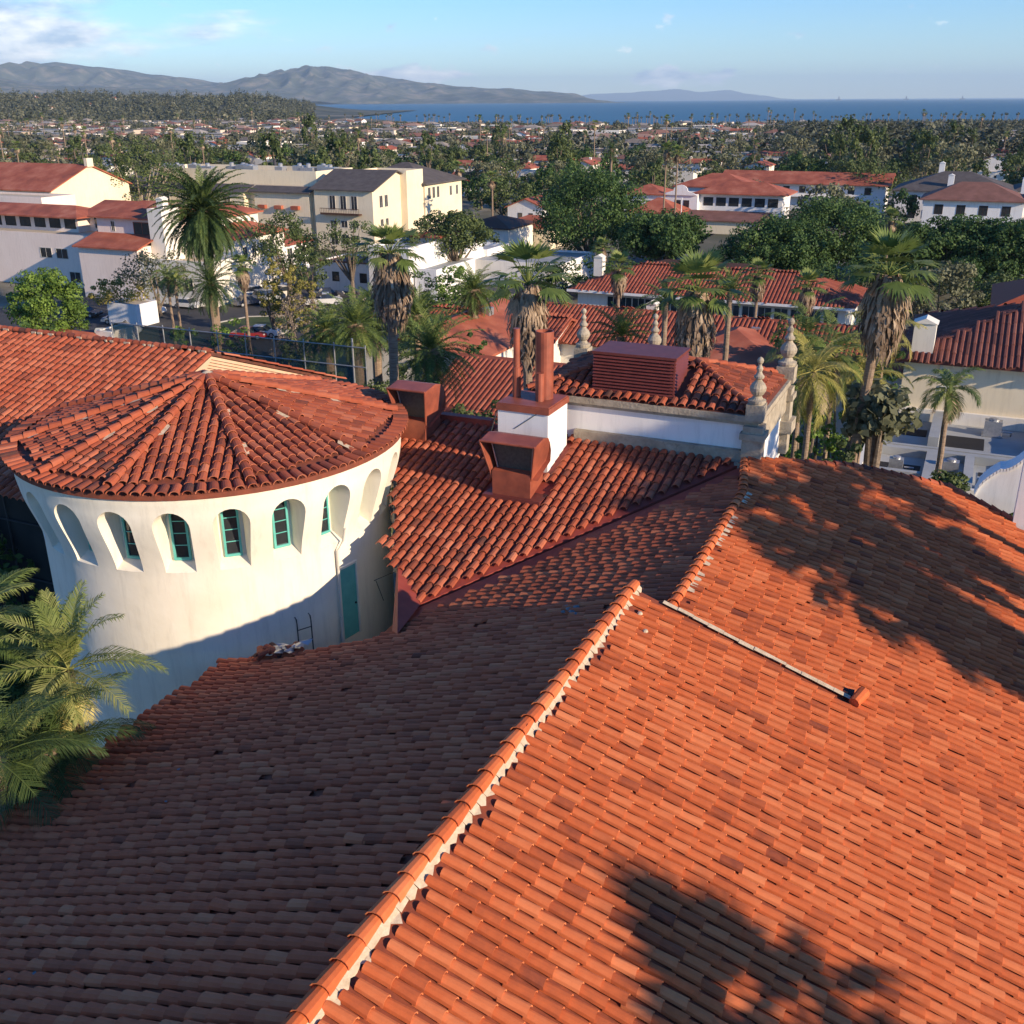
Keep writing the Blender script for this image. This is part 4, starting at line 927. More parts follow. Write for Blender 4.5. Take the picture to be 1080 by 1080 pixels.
for k in range(3):
    x = -136.9 + k * 4.1; m = MB(); m.box(x - .9, x + .9, hy - .5, hy + .29, 7.6, 8.3); m.build('flower_box', 'clay_far', ht)
# roof equipment and parked cars on the deck are separate things
for k in range(13):
    x = -170 + k * 3.3 + U(-.5, .5); y = U(188, 198); s = U(.8, 1.6)
    m = MB(); m.box(x - s, x + s, y - .9, y + .9, 13.69, 13.69 + U(.9, 1.6)); m.lathe((x, y, 14.6), [(.5, 0), (.5, .7), (.35, .85)], 10); m.box(x - s - .1, x + s + .1, y - 1, y + 1, 13.66, 13.75)
    tag(m.build('rooftop_unit', 'galv'), 'small grey equipment box on the flat roof of the long cream hotel', 'rooftop unit', 'equipment along the hotel roof')

# --- pink complex at left
px0 = -170.0; PY = 124.5
pk_ = building('apartment_building', 'large pale pink terraced building with several red tile roofs and arched openings at far left', 'building', -165, -126.3, PY, 150, 8.4, 'flat', 'stucco_pink', 'beige', wins=(('S', 4.6, 2, 2.4, 1.5, .62, .80), ('S', 4.7, 2, 1.6, 1.4, .93, 1.0), ('S', .9, 3, 2.2, 1.6, .62, 1.0)), parapet=0)
volume(pk_, -165, -134, PY + 2.5, PY + 8.5, 11.4, 'hip', 'stucco_pink', 'clay_far', .3, 1.6, (('S', 9.1, 7, 2.2, 1.9, .25, 1.0, 'dark'),))
volume(pk_, -133.99, -126.4, PY + 5, PY + 9, 11.4, 'shed', 'stucco_pink', 'clay_far', .3, 1.0, (('S', 9.0, 2, 2.2, 2.0, .1, .9),))
volume(pk_, -126.29, -113.4, PY - 1, PY + 9, 12.0, 'hip', 'stucco_pink', 'clay_far', .34, .9, (('S', 9.2, 1, 3.2, 1.8, .55, .85, 'clay_far'), ('S', 9.6, 1, .6, 1.4, .2, .3)))
volume(pk_, -126.28, -114.6, PY - 5.5, PY - 1.01, 7.9, 'shed', 'stucco_pink', 'clay_far', .3, .6)
volume(pk_, -114.5, -111.8, PY - 2.5, PY + 1.5, 13.0, 'flat', 'stucco2', 'slate', parapet=.3)
volume(pk_, -113.39, -103, PY + 2.5, PY + 15, 9.2, 'hip', 'stucco2', 'clay_far', .34, .7, (('E', 5.8, 4, .9, 1.6, .1, .8), ('S', 5.6, 2, 1.5, 2.2, .25, .8)))
volume(pk_, -113.3, -107, PY + 5, PY + 14, 12.0, 'hip', 'stucco2', 'clay_far', .34, .7, (('E', 9.4, 5, .7, 1.5, .1, .9),))
volume(pk_, -114.59, -101.5, PY - 5.4, PY + 2.49, 5.6, 'flat', 'stucco2', 'beige', .3, 0, (('S', 2.2, 3, 1.5, 1.7, .1, .8),), parapet=.9)
chimney(pk_, -113.1, PY - .6, 13.3, 14.6, 1.2)
# gabled hall behind
hA, hB = G(69, 201, 12.5), G(121, 192, 12.5)
hl = building('gabled_hall', 'big hall with weathered red roof and cream gable behind the pink building', 'building', -205, (hA[0] + hB[0]) / 2, hA[1], hB[1], 12.5, 'gable_x', 'stucco_cream', 'clay_far', .40, .5)
hx = (hA[0] + hB[0]) / 2; hm = (hA[1] + hB[1]) / 2; hz_ = 12.5 + (hB[1] - hA[1]) / 2 * .4
volume(hl, -190, hx + 6, hA[1] - 8, hA[1] - .01, 11.4, 'flat', 'stucco_pink', 'beige', parapet=.5)
m = MB(); m.box(hx - .2, hx + .6, hm - .8, hm + .8, hz_ - .4, hz_ + 1.2); m.build('finial', 'stucco_cream', hl)
# --- red roofed hip house between parking and hotel
p = G(330, 249, 5.5); q = G(268, 262, 5.5)
bh = building('house', 'low white house with a broad plain red hip roof in front of the hotel', 'house', p[0] - 14, p[0] - .5, p[1] - 17, p[1] - 1, 5.3, 'hip', 'white', 'clay_far', .38, .9, (('E', 2.4, 3, 1.3, 1.7, .3, 1.0), ('S', 2.2, 2, 1.4, 1.7, .45, .95)))
# --- low white garage with red brown coping
p = G(395, 281, 4.2)
gr_ = building('garage', 'low bluish white flat building with a red brown coping beside the parking lot', 'garage', p[0] - 11, p[0] + 1, p[1], p[1] + 9, 4.2, 'flat', 'white', 'clay_brown', wins=(('S', 1.6, 2, 1.1, 1.3, .1, .95, 'dark'),), parapet=.25)
m = MB(); m.box(p[0] - 11.1, p[0] + 1.1, p[1] - .12, p[1] + .5, 4.455, 4.7); m.build('coping', 'clay_brown', gr_)
# --- white stepped adobe
p = G(400, 262, 7.6)
ad = building('adobe_house', 'bright white stepped adobe house behind the shaggy fan palm', 'house', p[0] - 2, p[0] + 5, p[1], p[1] + 14, 7.4, 'flat', 'white', 'roof_grey', wins=(('E', 4.6, 1, .9, 1.4, .62, .8, 'dark'), ('S', 4.4, 1, .9, .9, .55, .8, 'dark')), parapet=.5)
volume(ad, p[0] + 1, p[0] + 5.3, p[1] + 9, p[1] + 17, 8.6, 'hip', 'white', 'clay_far', .25, .5, (('E', 6.6, 1, .8, 1.2, .2, .5, 'dark'),))
volume(ad, p[0] - 1, p[0] + 5.6, p[1] + 14.01, p[1] + 24, 5.6, 'flat', 'white', 'roof_grey', parapet=.5)
volume(ad, p[0] - 1, p[0] + 6.4, p[1] + 24.01, p[1] + 33, 4.2, 'flat', 'white', 'roof_grey', parapet=.6)
volume(ad, p[0] + 5.31, p[0] + 9, p[1] + 1, p[1] + 14, 4.4, 'flat', 'white', 'roof_grey', parapet=.4)
volume(ad, p[0] + 5.61, p[0] + 22, p[1] + 18, p[1] + 34, 3.6, 'flat', 'white', 'roof_grey', parapet=.4)
# --- red roofed wings, ridge near the courthouse
A7 = G(560, 323, 9.4); B7 = G(950, 338, 9.4)
ry = (A7[1] + B7[1]) / 2
w7 = building('tiled_wing', 'long low building with striped red tile roof and cross gables behind the rooftop block', 'building', A7[0] - 3, 2, ry - 6, ry + 6, 7.2, 'gable_x', 'stucco2', 'clay_mid', .34, .7, tile=.42)
for (pxl, pyl, lab) in ((519, 319, 1), (793, 334, 2)):
    r0 = G(pxl, pyl, 9.7 if lab == 1 else 9.0); hw = 5.2 if lab == 1 else 4.6
    L_ = 15 if lab == 1 else 11
    volume(w7, r0[0] - hw, r0[0] + hw, r0[1] - L_, r0[1] + (2 if lab == 1 else -.5), (9.7 if lab == 1 else 9.0) - hw * .36, 'gable_y' if lab == 1 else 'hip', 'stucco2', 'clay_far', .36, .6, tile=False)
    m = MB(); m.box(r0[0] + .8, r0[0] + 1.6, r0[1] - 4, r0[1] - 3, 9.2 if lab == 1 else 8.2, 9.9 if lab == 1 else 8.8); m.build('roof_vent', 'galv', w7)
e0 = G(462, 330, 9.0)
volume(w7, e0[0] - 2, e0[0] + 12, e0[1] - 1, e0[1] + 8, 7.4, 'gable_x', 'stucco2', 'clay_mid', .3, .5, tile=.42)
e1 = G(540, 412, 8.0)
volume(w7, e1[0] - 6, e1[0] + 4, e1[1] - 3, e1[1] + 4, 7.0, 'shed', 'stucco2', 'clay_mid', .3, .5, tile=.42)
chimney(w7, G(688, 330, 8.8)[0], G(688, 330, 8.8)[1], 7.8, 9.7, 1.0)
# --- long classroom building with a band of windows
A8 = G(598, 302, 6.3); B8 = G(900, 317, 6.3); y8 = (A8[1] + B8[1]) / 2
b8 = building('classroom_building', 'long one storey white building with a continuous window band under a red tile roof', 'building', A8[0] + .8, B8[0] - .5, y8, y8 + 13, 6.1, 'hip', 'stucco2', 'clay_mid', .34, 1.0, tile=.46, wins=(('S', 3.1, 6, 1.5, 2.0, .12, .42), ('S', 3.1, 9, 1.5, 2.0, .46, .98)))
chimney(b8, A8[0] + 1.5, y8 + 6, 6.6, 9.0, 1.2)
m = MB(); m.box(A8[0] - .3, B8[0] + .6, y8 - 1.12, y8 - 1.0, 5.55, 5.85); m.build('gutter', 'white', b8)
# --- small houses in the shade
p = G(560, 236, 5.0); hs1 = building('house', 'small cream house with two red roofs above the dark shaded one', 'house', p[0] - 7, p[0] + 4, p[1], p[1] + 9, 4.6, 'hip', 'stucco_cream', 'clay_far', .35, .6, (('S', 1.6, 2, 1, 1.2, .2, .8),))
p = G(552, 216, 5.6); building('house', 'tiny white gabled house with a red roof in front of the big ficus', 'house', p[0] - 4, p[0] + 5, p[1], p[1] + 9, 5.2, 'gable_y', 'white', 'clay_far', .4, .5, (('S', 2.6, 2, .9, 1.1, .2, .8, 'dark'),))
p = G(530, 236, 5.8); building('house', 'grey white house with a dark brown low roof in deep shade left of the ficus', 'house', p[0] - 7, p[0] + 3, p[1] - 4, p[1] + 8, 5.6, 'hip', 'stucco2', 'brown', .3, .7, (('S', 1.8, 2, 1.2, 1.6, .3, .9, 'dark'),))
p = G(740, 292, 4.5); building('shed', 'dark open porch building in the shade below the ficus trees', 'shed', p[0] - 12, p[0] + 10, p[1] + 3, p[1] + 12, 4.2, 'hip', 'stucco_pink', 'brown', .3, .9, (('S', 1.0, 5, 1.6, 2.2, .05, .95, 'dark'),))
# --- mediterranean cluster in the centre
p = G(700, 224, 4.4); c = building('mission_house', 'white mission style house with a curved gable and an orange roof', 'house', p[0] - 8, p[0] + 3, p[1], p[1] + 10, 4.6, 'hip', 'white', 'clay_far', .5, .7)
volume(c, p[0] - 3, p[0] + 5, p[1] + 10.01, p[1] + 18, 7.4, 'flat', 'white', 'beige', wins=(('S', 4.6, 2, 1.2, 1.6, .3, .8, 'dark'),), parapet=.3)
m = MB(); xx = p[0] + 1; m.prism_y([(xx - 3.9, 7.41), (xx + 3.9, 7.41), (xx + 3.1, 7.9), (xx + 2.0, 8.2)] + [(xx + 1.7 * math.cos(t), 8.4 + 1.3 * math.sin(t)) for t in [PI * k / 8 for k in range(9)]] + [(xx - 2.0, 8.2), (xx - 3.1, 7.9)], p[1] + 9.6, p[1] + 10.0); m.build('curved_gable', 'white', c)
volume(c, p[0] - 13, p[0] - 3.01, p[1] + 10, p[1] + 20, 7.6, 'hip', 'white', 'clay_far', .35, .6, (('S', 4.4, 2, 1.2, 1.5, .2, .8, 'dark'),))
volume(c, p[0] + 5.01, p[0] + 24, p[1] + 12, p[1] + 22, 8.4, 'hip', 'white', 'clay_far', .35, 1.4, (('S', 5.2, 6, 2.1, 1.7, .03, .97, 'dark'), ('S', 1.2, 6, 2.1, 2.0, .03, .97, 'dark')))
volume(c, p[0] - 2, p[0] + 22, p[1] + 2, p[1] + 8, 3.0, 'shed', 'stucco_cream', 'clay_brown', .2, .6)
volume(c, p[0] - 4, p[0] + 14, p[1] + 24, p[1] + 38, 8.6, 'hip', 'white', 'clay_far', .35, .8)
p = G(835, 190, 7.8); c = building('motel', 'long two storey bluish white building with a balcony under a straight red roof', 'building', p[0] - 18, p[0] + 24, p[1], p[1] + 12, 7.6, 'gable_x', 'white', 'clay_far', .35, 1.6, (('S', 4.6, 7, 1.5, 1.6, .25, .95, 'dark'), ('S', 1.2, 7, 1.5, 1.7, .25, .95, 'dark')))
m = MB(); m.box(p[0] - 4, p[0] + 16, p[1] - 1.6, p[1] - .01, 3.7, 3.9); m.box(p[0] - 4, p[0] + 16, p[1] - 1.6, p[1] - 1.5, 4.6, 4.75)
for k in range(30): m.box(p[0] - 4 + k * .68, p[0] - 3.94 + k * .68, p[1] - 1.58, p[1] - 1.52, 3.9, 4.6)
m.build('balcony', 'white', c)
# --- right hand villas
p = G(975, 207, 8.0); c = building('villa', 'white villa with brown tile roofs and dark windows beyond the ficus trees at right', 'house', p[0], p[0] + 20, p[1], p[1] + 14, 7.8, 'hip', 'white', 'clay_brown', .42, .9, (('S', 4.4, 4, 1.6, 1.9, .05, .95, 'brown'),))
volume(c, p[0] + 20.01, p[0] + 44, p[1] + 2, p[1] + 15, 7.9, 'hip', 'white', 'clay_brown', .42, .9, (('S', 4.2, 3, 1.7, 2.1, .1, .9, 'brown'), ('S', 1.0, 3, 1.8, 1.8, .1, .9, 'brown')))
m = MB(); m.box(p[0] + 20.5, p[0] + 23.5, p[1] + .7, p[1] + 1.99, 3.9, 4.1); m.box(p[0] + 20.5, p[0] + 23.5, p[1] + .7, p[1] + .8, 4.1, 4.9); m.build('balcony', 'white', c)
p = G(945, 198, 8.0); c = building('villa', 'bluish white house with a wide grey hip roof and tall white chimneys', 'house', p[0], p[0] + 26, p[1], p[1] + 20, 7.8, 'hip', 'white', 'slate', .36, .9, (('S', 4.6, 4, 1.5, 1.8, .1, .6, 'dark'), ('S', 1.2, 4, 1.5, 1.8, .1, .6, 'dark')))
for (dx, dy, h_) in ((12, 2, 11), (9, 16, 13), (28, 1, 10.8)): chimney(c, p[0] + dx, p[1] + dy, 7, h_, 1.3, m_='white')
volume(c, p[0] + 26.01, p[0] + 52, p[1] + 6, p[1] + 22, 7.8, 'hip', 'white', 'slate', .36, .8)
# --- stucco building with flat roof wells at right
sb = thing('stucco_annex', 'cream stucco annex with striped tile roof, square windows and flat lower roof', 'building', (8, 66, 0))
Yf, Yw = 56.0, 71.5; xl = G(903, 492, 8.6)[0]
volume(sb, xl, 30, Yf, Yw - .01, 7.9, 'flat', 'stucco2', 'roof_grey', parapet=.9)
zt_ = aty(955, 373, Yw)[2]; xw = aty(948, 425, Yw)[0]
volume(sb, xw, 30, Yw, Yw + 15, zt_ - .1, 'hip', 'stucco_cream', 'clay_maroon', .36, .5, (('S', zt_ - 2.6, 1, .62, .62, .075, .09, 'stucco2'), ('S', zt_ - 2.6, 1, .62, .62, .255, .27, 'stucco2')), tile=.38)
chimney(sb, xw + .95, Yw + 1.0, zt_ - .5, zt_ + 2.0, 1.35)
m = MB()
for (a, b, y0_, y1_, h_) in ((xl + .4, 30, 63.0, 63.5, .5), (xl + .4, 30, 64.2, 64.5, .35), (xl + 3.5, xl + 4.1, 57, 62.9, .6), (xl + 5.6, xl + 6.1, 57, 62.9, .6), (xl + 8.6, xl + 9.1, 57, 62.9, .6), (xl + .8, xl + 3.4, 58.6, 59.0, .5), (xl + .5, xl + 1.2, 66, 70, .5), (xl + 3.4, xl + 4.0, 65, 71, .8), (xl + 9.4, xl + 10.0, 65, 71, .8), (xl + 6.3, xl + 8.4, 58.2, 58.8, .7)): m.box(a, b, y0_, y1_, 7.99, 7.99 + h_)
m.build('roof_curb', 'roof_grey', sb)
m = MB()
for (a, b, y0_, y1_) in ((xl + .9, xl + 3.3, 59.2, 61.4), (xl + 4.3, xl + 5.4, 57.6, 61), (xl + 6.4, xl + 8.2, 59.2, 61.6), (xl + 4.4, xl + 6.6, 66, 68.4), (xl + 1.3, xl + 3.2, 67.5, 69)): m.box(a, b, y0_, y1_, 7.985, 8.02)
m.build('light_well', 'dark', sb)
m = MB(); m.box(xl + 13.2, xl + 14.2, 57, 62.8, 7.985, 8.0); m.box(xl + 12.4, xl + 13.6, 65, 70.5, 7.985, 8.0); m.build('painted_stripe', 'green_paint', sb)
for k, (x, y, s) in enumerate(((xl + 4.9, 60.5, .5), (xl + 7.2, 58.0, .6), (xl + 7.0, 69.5, .6), (xl + 10.6, 69.3, .9), (xl + 12.0, 69.5, .9), (xl + 14.6, 69.6, .7), (xl + 11, 67, .7), (xl + 16.5, 68, .8), (xl + 2.0, 60, .45), (xl + 9.8, 60.5, .5))):
    m = MB(); m.box(x - s, x + s, y - s * .7, y + s * .7, 8.0, 8.1); m.box(x - s * .85, x + s * .85, y - s * .6, y + s * .6, 8.1, 8.1 + s * 1.5); m.lathe((x, y, 8.1 + s * 1.5), [(s * .5, 0), (s * .5, .12), (s * .3, .16)], 12); m.tube([(x + s, y, 8.3), (x + s + .5, y, 8.3), (x + s + .5, y + .3, 8.02)], .06, 6)
    tag(m.build('rooftop_unit', 'galv'), 'grey metal air handling unit on the flat roof of the cream annex', 'rooftop unit', 'units on the annex flat roof')
m = MB(); m.box(xw + 2.2, xw + 2.4, Yw - .12, Yw - .004, zt_ - 1.1, zt_ - .3); m.tube([(xw + 2.4, Yw - .08, zt_ - 1.0), (xw + 3.6, Yw - .08, zt_ - 1.0), (xw + 3.6, Yw - .08, zt_ - .2)], .05, 6); m.build('wall_pipe', 'frame', sb)
p = G(1045, 352, 10); building('tower_roof', 'small dark red pyramid roof with white band behind the cream annex', 'building', p[0], p[0] + 12, 90, 102, 12.6, 'hip', 'white', 'clay_red', .4, .4)
# --- white scrolled arch at the right edge
ax = aty(1028, 520, 37.0); bx = aty(1080, 484, 37.0)
sa = thing('scroll_arch', 'white stucco buttress with a curved top and an arched opening at the right edge', 'arch', (ax[0] + 1, 37.3, 12))
def zz_(u): return ax[2] + (bx[2] - ax[2]) * u
x0_ = ax[0]; W_ = (bx[0] - ax[0]); zt0 = aty(1028, 522, 37)[2]; zt1 = aty(1080, 484, 37)[2]
top_ = [(x0_ + W_ * u, zt0 + (zt1 - zt0) * (u ** .55 if u < .5 else .68 + .32 * ((u - .5) / .5) ** 2)) for u in [k / 14 for k in range(22)]]
arc = [(x0_ + W_ * (1.5 + .95 * math.cos(t)), zt0 - 1.25 + 1.05 * math.sin(t)) for t in [PI - PI / 2 * k / 10 for k in range(11)]]
m = MB()
pr = top_; n = len(pr)
lo = []
for x, z in pr:
    u = (x - x0_) / W_
    if u < .55: lo.append((x, 13.0))
    else: c_ = (u - 1.5) / .95; lo.append((x, zt0 - 1.25 + 1.05 * math.sqrt(max(0, 1 - c_ * c_))))
for i in range(n - 1):
    (a, z1), (b, z2) = pr[i], pr[i + 1]; (_, l1), (_, l2) = lo[i], lo[i + 1]
    m.add([(a, 36.8, l1), (b, 36.8, l2), (b, 36.8, z2), (a, 36.8, z1), (a, 37.5, l1), (b, 37.5, l2), (b, 37.5, z2), (a, 37.5, z1)], [(0, 1, 2, 3), (7, 6, 5, 4), (3, 2, 6, 7), (1, 0, 4, 5)] + ([(0, 3, 7, 4)] if i == 0 else []))
m.build('wall', 'white', sa)
m = MB()
for i in range(n - 1):
    (a, z1), (b, z2) = pr[i], pr[i + 1]; m.add([(a - .02, 36.7, z1 + .005), (b, 36.7, z2 + .005), (b, 37.6, z2 + .005), (a - .02, 37.6, z1 + .005), (a - .02, 36.7, z1 + .12), (b, 36.7, z2 + .12), (b, 37.6, z2 + .12), (a - .02, 37.6, z1 + .12)], [(0, 1, 5, 4), (4, 5, 6, 7), (7, 6, 2, 3), (3, 2, 1, 0)] + ([(0, 4, 7, 3)] if i == 0 else []))
m.build('coping', 'white', sa)
p = atd(1078, 500, 33); m = MB(); m.box(p[0], p[0] + .6, p[1], p[1] + .5, 14, p[2] + .9); m.box(p[0] - .05, p[0] + .65, p[1] - .05, p[1] + .55, p[2] + .9, p[2] + 1.0); tag(m.build('white_pier', 'white'), 'slim white stucco pier cut by the right edge of the view', 'pillar')

# ------------------------------------------------------------------ roads and parking
def sheet(name, pts, z, mt, **k):
    m = MB(); m.add([(p[0], p[1], z) for p in pts], [tuple(range(len(pts)))]); return tag(m.build(name, mt, origin=(pts[0][0], pts[0][1], z)), kind='structure', **k)
sheet('parking_lot', [G(-40, 372), G(60, 385), G(420, 400), G(440, 320), G(330, 288), G(245, 288), G(200, 300), G(60, 318), G(-40, 330)], .012, 'asphalt')
isl_ = [G(225, 350), G(232, 341), G(262, 335), G(300, 334), G(318, 338), G(300, 352), G(262, 358), G(235, 357)]
m = MB()
for i in range(len(isl_)):
    a, b = Vector(isl_[i]), Vector(isl_[(i + 1) % len(isl_)]); m.tube([a + Vector((0, 0, .08)), b + Vector((0, 0, .08))], .16, 6)
m.build('kerb', 'concrete', tag(MB().add([(p[0], p[1], .10) for p in isl_], [tuple(range(len(isl_)))]).build('planting_island', 'leaf_mid', origin=isl_[0]), kind='structure'))
def dir_road(p, q, w, nm='road'):
    a, b = Vector((*p[:2], 0)), Vector((*q[:2], 0)); d = (b - a).normalized(); s = Vector((-d.y, d.x, 0)) * w / 2
    sheet(nm, [a - s, b - s, b + s, a + s], .008, 'asphalt')
dir_road(G(700, 262), (G(700, 262)[0], 700), 8)
dir_road((-330, 330), (250, 330), 9); dir_road((-60, 100), (-60, 800), 9)

# ------------------------------------------------------------------ cars
def car(loc, rot, paint, label, kind='sedan', group='cars in the parking lot'):
    t = thing('parked_car', label, 'car', (0, 0, 0), group)
    if ('cp', paint) not in MT: MT[('cp', paint)] = mat('car_paint', paint, .25, spec=.6)
    cp = MT[('cp', paint)]; L, W, H = (4.6, 1.85, 1.45) if kind == 'sedan' else (4.8, 1.95, 1.75) if kind == 'suv' else (5.6, 2.0, 1.8)
    m = MB(); b = .62 * H
    prof = [(-L / 2, .35), (-L / 2 + .05, b * .75), (-L / 2 + .25, b), (L / 2 - 1.0, b * 1.0), (L / 2 - .15, b * .82), (L / 2, .55), (L / 2 - .05, .32)]
    m.prism_y(prof, -W / 2, W / 2); m.build('body', cp, t)
    m = MB(); c0_, c1_ = {'sedan': (-1.5, 1.0), 'suv': (-2.2, 1.1), 'pickup': (-.4, 1.4)}[kind]; ti = .18
    def cab(z0, z1, x0, x1, y, sh=.35, she=.5): return [(x0, -y, z0), (x1, -y, z0), (x1, y, z0), (x0, y, z0), (x0 + sh, -y + ti, z1), (x1 - she, -y + ti, z1), (x1 - she, y - ti, z1), (x0 + sh, y - ti, z1)]
    m.add(cab(b - .02, H - .04, c0_, c1_, W / 2 - .04, .25 if kind != 'sedan' else .55, .65), [(0, 1, 5, 4), (1, 2, 6, 5), (2, 3, 7, 6), (3, 0, 4, 7), (4, 5, 6, 7)]); m.build('glass', 'glass', t)
    sh = .25 if kind != 'sedan' else .55
    m = MB(); m.box(c0_ + sh - .03, c1_ - .62, -W / 2 + .2, W / 2 - .2, H - .045, H); m.build('roof', cp, t)
    if kind == 'pickup': m = MB(); m.box(-L / 2 + .15, -.5, -W / 2 + .12, W / 2 - .12, b - .02, b + .03); m.build('bed', 'dark', t)
    for sx in (-L * .3, L * .31):
        for sy in (-1, 1):
            m = MB(); m.tube([(sx, sy * (W / 2 - .2), .34), (sx, sy * (W / 2 + .02), .34)], .34, 14); w = m.build('wheel', 'dark', t); m = MB(); m.tube([(sx, sy * (W / 2 + .021), .34), (sx, sy * (W / 2 + .035), .34)], .2, 10); m.build('rim', 'galv', w)
    for sy in (-1, 1): m = MB(); m.box(L / 2 - .12, L / 2 + .01, sy * W * .36 - .15, sy * W * .36 + .15, .62, .76); m.build('headlight', 'frame', t)
    t.location = (loc[0], loc[1], .015); t.rotation_euler = (0, 0, rot); return t
CARS = [((157, 331), .1, (.75, .75, .74), 'suv', 'white SUV parked in the open drive below the pink building'), ((127, 341), .35, (.30, .36, .40), 'sedan', 'blue grey car behind the silver pickup near the fence'),
        ((126, 353), .5, (.42, .46, .48), 'pickup', 'silver pickup truck nearest the roof ridge fence'), ((90, 334), .2, (.04, .04, .045), 'sedan', 'black car under the round green tree'),
        ((199, 325), .05, (.72, .72, .70), 'sedan', 'white sedan parked behind the twin slim palms'), ((270, 313), 1.2, (.70, .72, .75), 'suv', 'white car on the left of the far parking row'),
        ((284, 317), 1.1, (.35, .36, .38), 'suv', 'grey SUV with open roof racks in the middle parking row'), ((297, 314), 1.15, (.55, .52, .46), 'pickup', 'tan pickup at the end of the middle parking row'),
        ((263, 357), .3, (.28, .03, .03), 'sedan', 'dark red car beside the white one behind the fence screen'), ((277, 355), .35, (.74, .75, .76), 'sedan', 'white sedan by the kerb just behind the fence screen'),
        ((298, 303), 1.15, (.10, .14, .25), 'sedan', 'dark blue sedan at the back of the lot near the garage'), ((342, 322), .6, (.6, .6, .58), 'pickup', 'pale pickup in the shade by the bare shrub'), ((347, 314), .7, (.05, .05, .06), 'sedan', 'dark car in the shade by the garage'),
        ((277, 302), 1.15, (.25, .27, .3), 'suv', 'grey SUV at the back of the lot under the yellow green shrubs'), ((262, 322), 1.15, (.06, .07, .1), 'sedan', 'near black sedan in front of the white car on the left')]
for (p, r, c_, k, l) in CARS: car(G(*p), r, c_, l, k)

# ------------------------------------------------------------------ fence behind the gabled wing
fn = thing('screen_fence', 'tall scaffold fence with grey posts and dark green debris netting behind the gable', 'fence', (-40, 50, 0))
FY = 52.0
net = bpy.data.materials.new('netting'); net.use_nodes = True; nt = net.node_tree; b = nt.nodes['Principled BSDF']; b.inputs['Base Color'].default_value = (.012, .05, .045, 1); b.inputs['Roughness'].default_value = .9
tr = nt.nodes.new('ShaderNodeBsdfTransparent'); mx = nt.nodes.new('ShaderNodeMixShader'); mx.inputs[0].default_value = .42; nt.links.new(tr.outputs[0], mx.inputs[1]); nt.links.new(b.outputs[0], mx.inputs[2]); nt.links.new(mx.outputs[0], nt.nodes['Material Output'].inputs[0]); MT['net'] = net
fa = aty(118, 340, FY); fb = aty(386, 372, FY); za = aty(240, 352, FY)[2]
m = MB(); m.box(fa[0], fb[0], FY, FY + .02, za - 3.4, za); m.build('netting', 'net', fn)
k = 0; x = fa[0]
while x <= fb[0] + .1:
    m = MB(); m.tube([(x, FY - .06, 0), (x, FY - .06, za + .15)], .04, 8); m.build('post', 'galv', fn); x += (fb[0] - fa[0]) / 9
m = MB(); m.tube([(fb[0] - .9, FY - .06, 0), (fb[0] - .9, FY - .06, za + .5)], .06, 8); m.build('post', 'galv', fn)
for dz in (.0, -1.2, -2.4):
    m = MB(); m.tube([(fa[0], FY - .1, za + dz), (fb[0], FY - .1, za + dz)], .035, 6); m.build('rail', 'galv', fn)
# small tiled carport by the fence
p = G(10, 350, 3.0); building('carport', 'small shed with a red tiled roof behind the fence at the far left', 'shed', p[0], p[0] + 12, p[1] - 2, p[1] + 4, 2.8, 'hip', 'brown', 'clay_far', .3, .5)
p = G(108, 352, 3.0); building('gate_lodge', 'tiny cream wall block next to the silver pickup', 'wall', p[0], p[0] + 2.4, p[1] - 1, p[1] + 3, 3.4, 'flat', 'stucco2', 'beige', parapet=.2)
p = G(100, 318, 3.5); building('store_shed', 'small bright white flat roofed shed behind the yellow green tree', 'shed', p[0], p[0] + 5, p[1] + 2, p[1] + 6, 2.8, 'flat', 'white', 'beige', parapet=.2)
p = G(716, 268, 0)
m = MB(); m.lathe((p[0], p[1], 0), [(.16, 0), (.12, 1), (.07, 10.3), (.11, 10.4), (.1, 10.5), (.02, 10.6)], 10); tag(m.build('flagpole', 'white'), 'slim white bare flagpole in front of the wide ficus', 'flagpole')

# ================================================================== placed trees
def T(px, py, D, wpx, **k):
    loc, h = top_h(px, py, D); R = wpx / 2 * D / FP; FOOT.append((loc[0] - R * .8, loc[0] + R * .8, loc[1] - R * .8, loc[1] + R * .8))
    zb = k.pop('zb', .28); return make_tree(R, h, h * zb, loc=loc, **k)
big = dict(nclump=260, nleaf=95, size=.46, clump=.17, limbs=9, trunkr=.05)
T(622, 176, 178, 128, zb=.1, leafm='leaf_dark', name='ficus_tree', label='huge rounded dark green ficus left of centre towering over the tiled roofs', **big)
T(700, 224, 166, 92, leafm='leaf_dark', name='ficus_tree', label='wide flat topped dark ficus with pale branching trunks behind the flagpole', zb=.35, **big)
T(826, 232, 160, 112, zb=.08, leafm='leaf_dark', name='ficus_tree', label='first dark ficus of the right hand row, nearest the picture centre', **big)
T(880, 210, 168, 136, zb=.08, leafm='leaf_dark', name='ficus_tree', label='tallest dark ficus of the right hand row, rising behind the shaggy palm', **big)
T(952, 236, 166, 96, zb=.08, leafm='leaf_dark', name='ficus_tree', label='dark ficus just right of the tall shaggy palm crown', **big)
T(1008, 230, 164, 104, zb=.08, leafm='leaf_dark', name='ficus_tree', label='dark ficus below the white villa with brown roofs', **big)
T(1068, 234, 160, 100, zb=.08, leafm='leaf_dark', name='ficus_tree', label='dark ficus cut by the right edge of the view', **big)
T(1000, 272, 112, 78, leafm='leaf_olive', name='pepper_tree', label='grey green drooping pepper tree left of the dark roof at right', nclump=110, nleaf=60, size=.38, clump=.18, open_=.3)
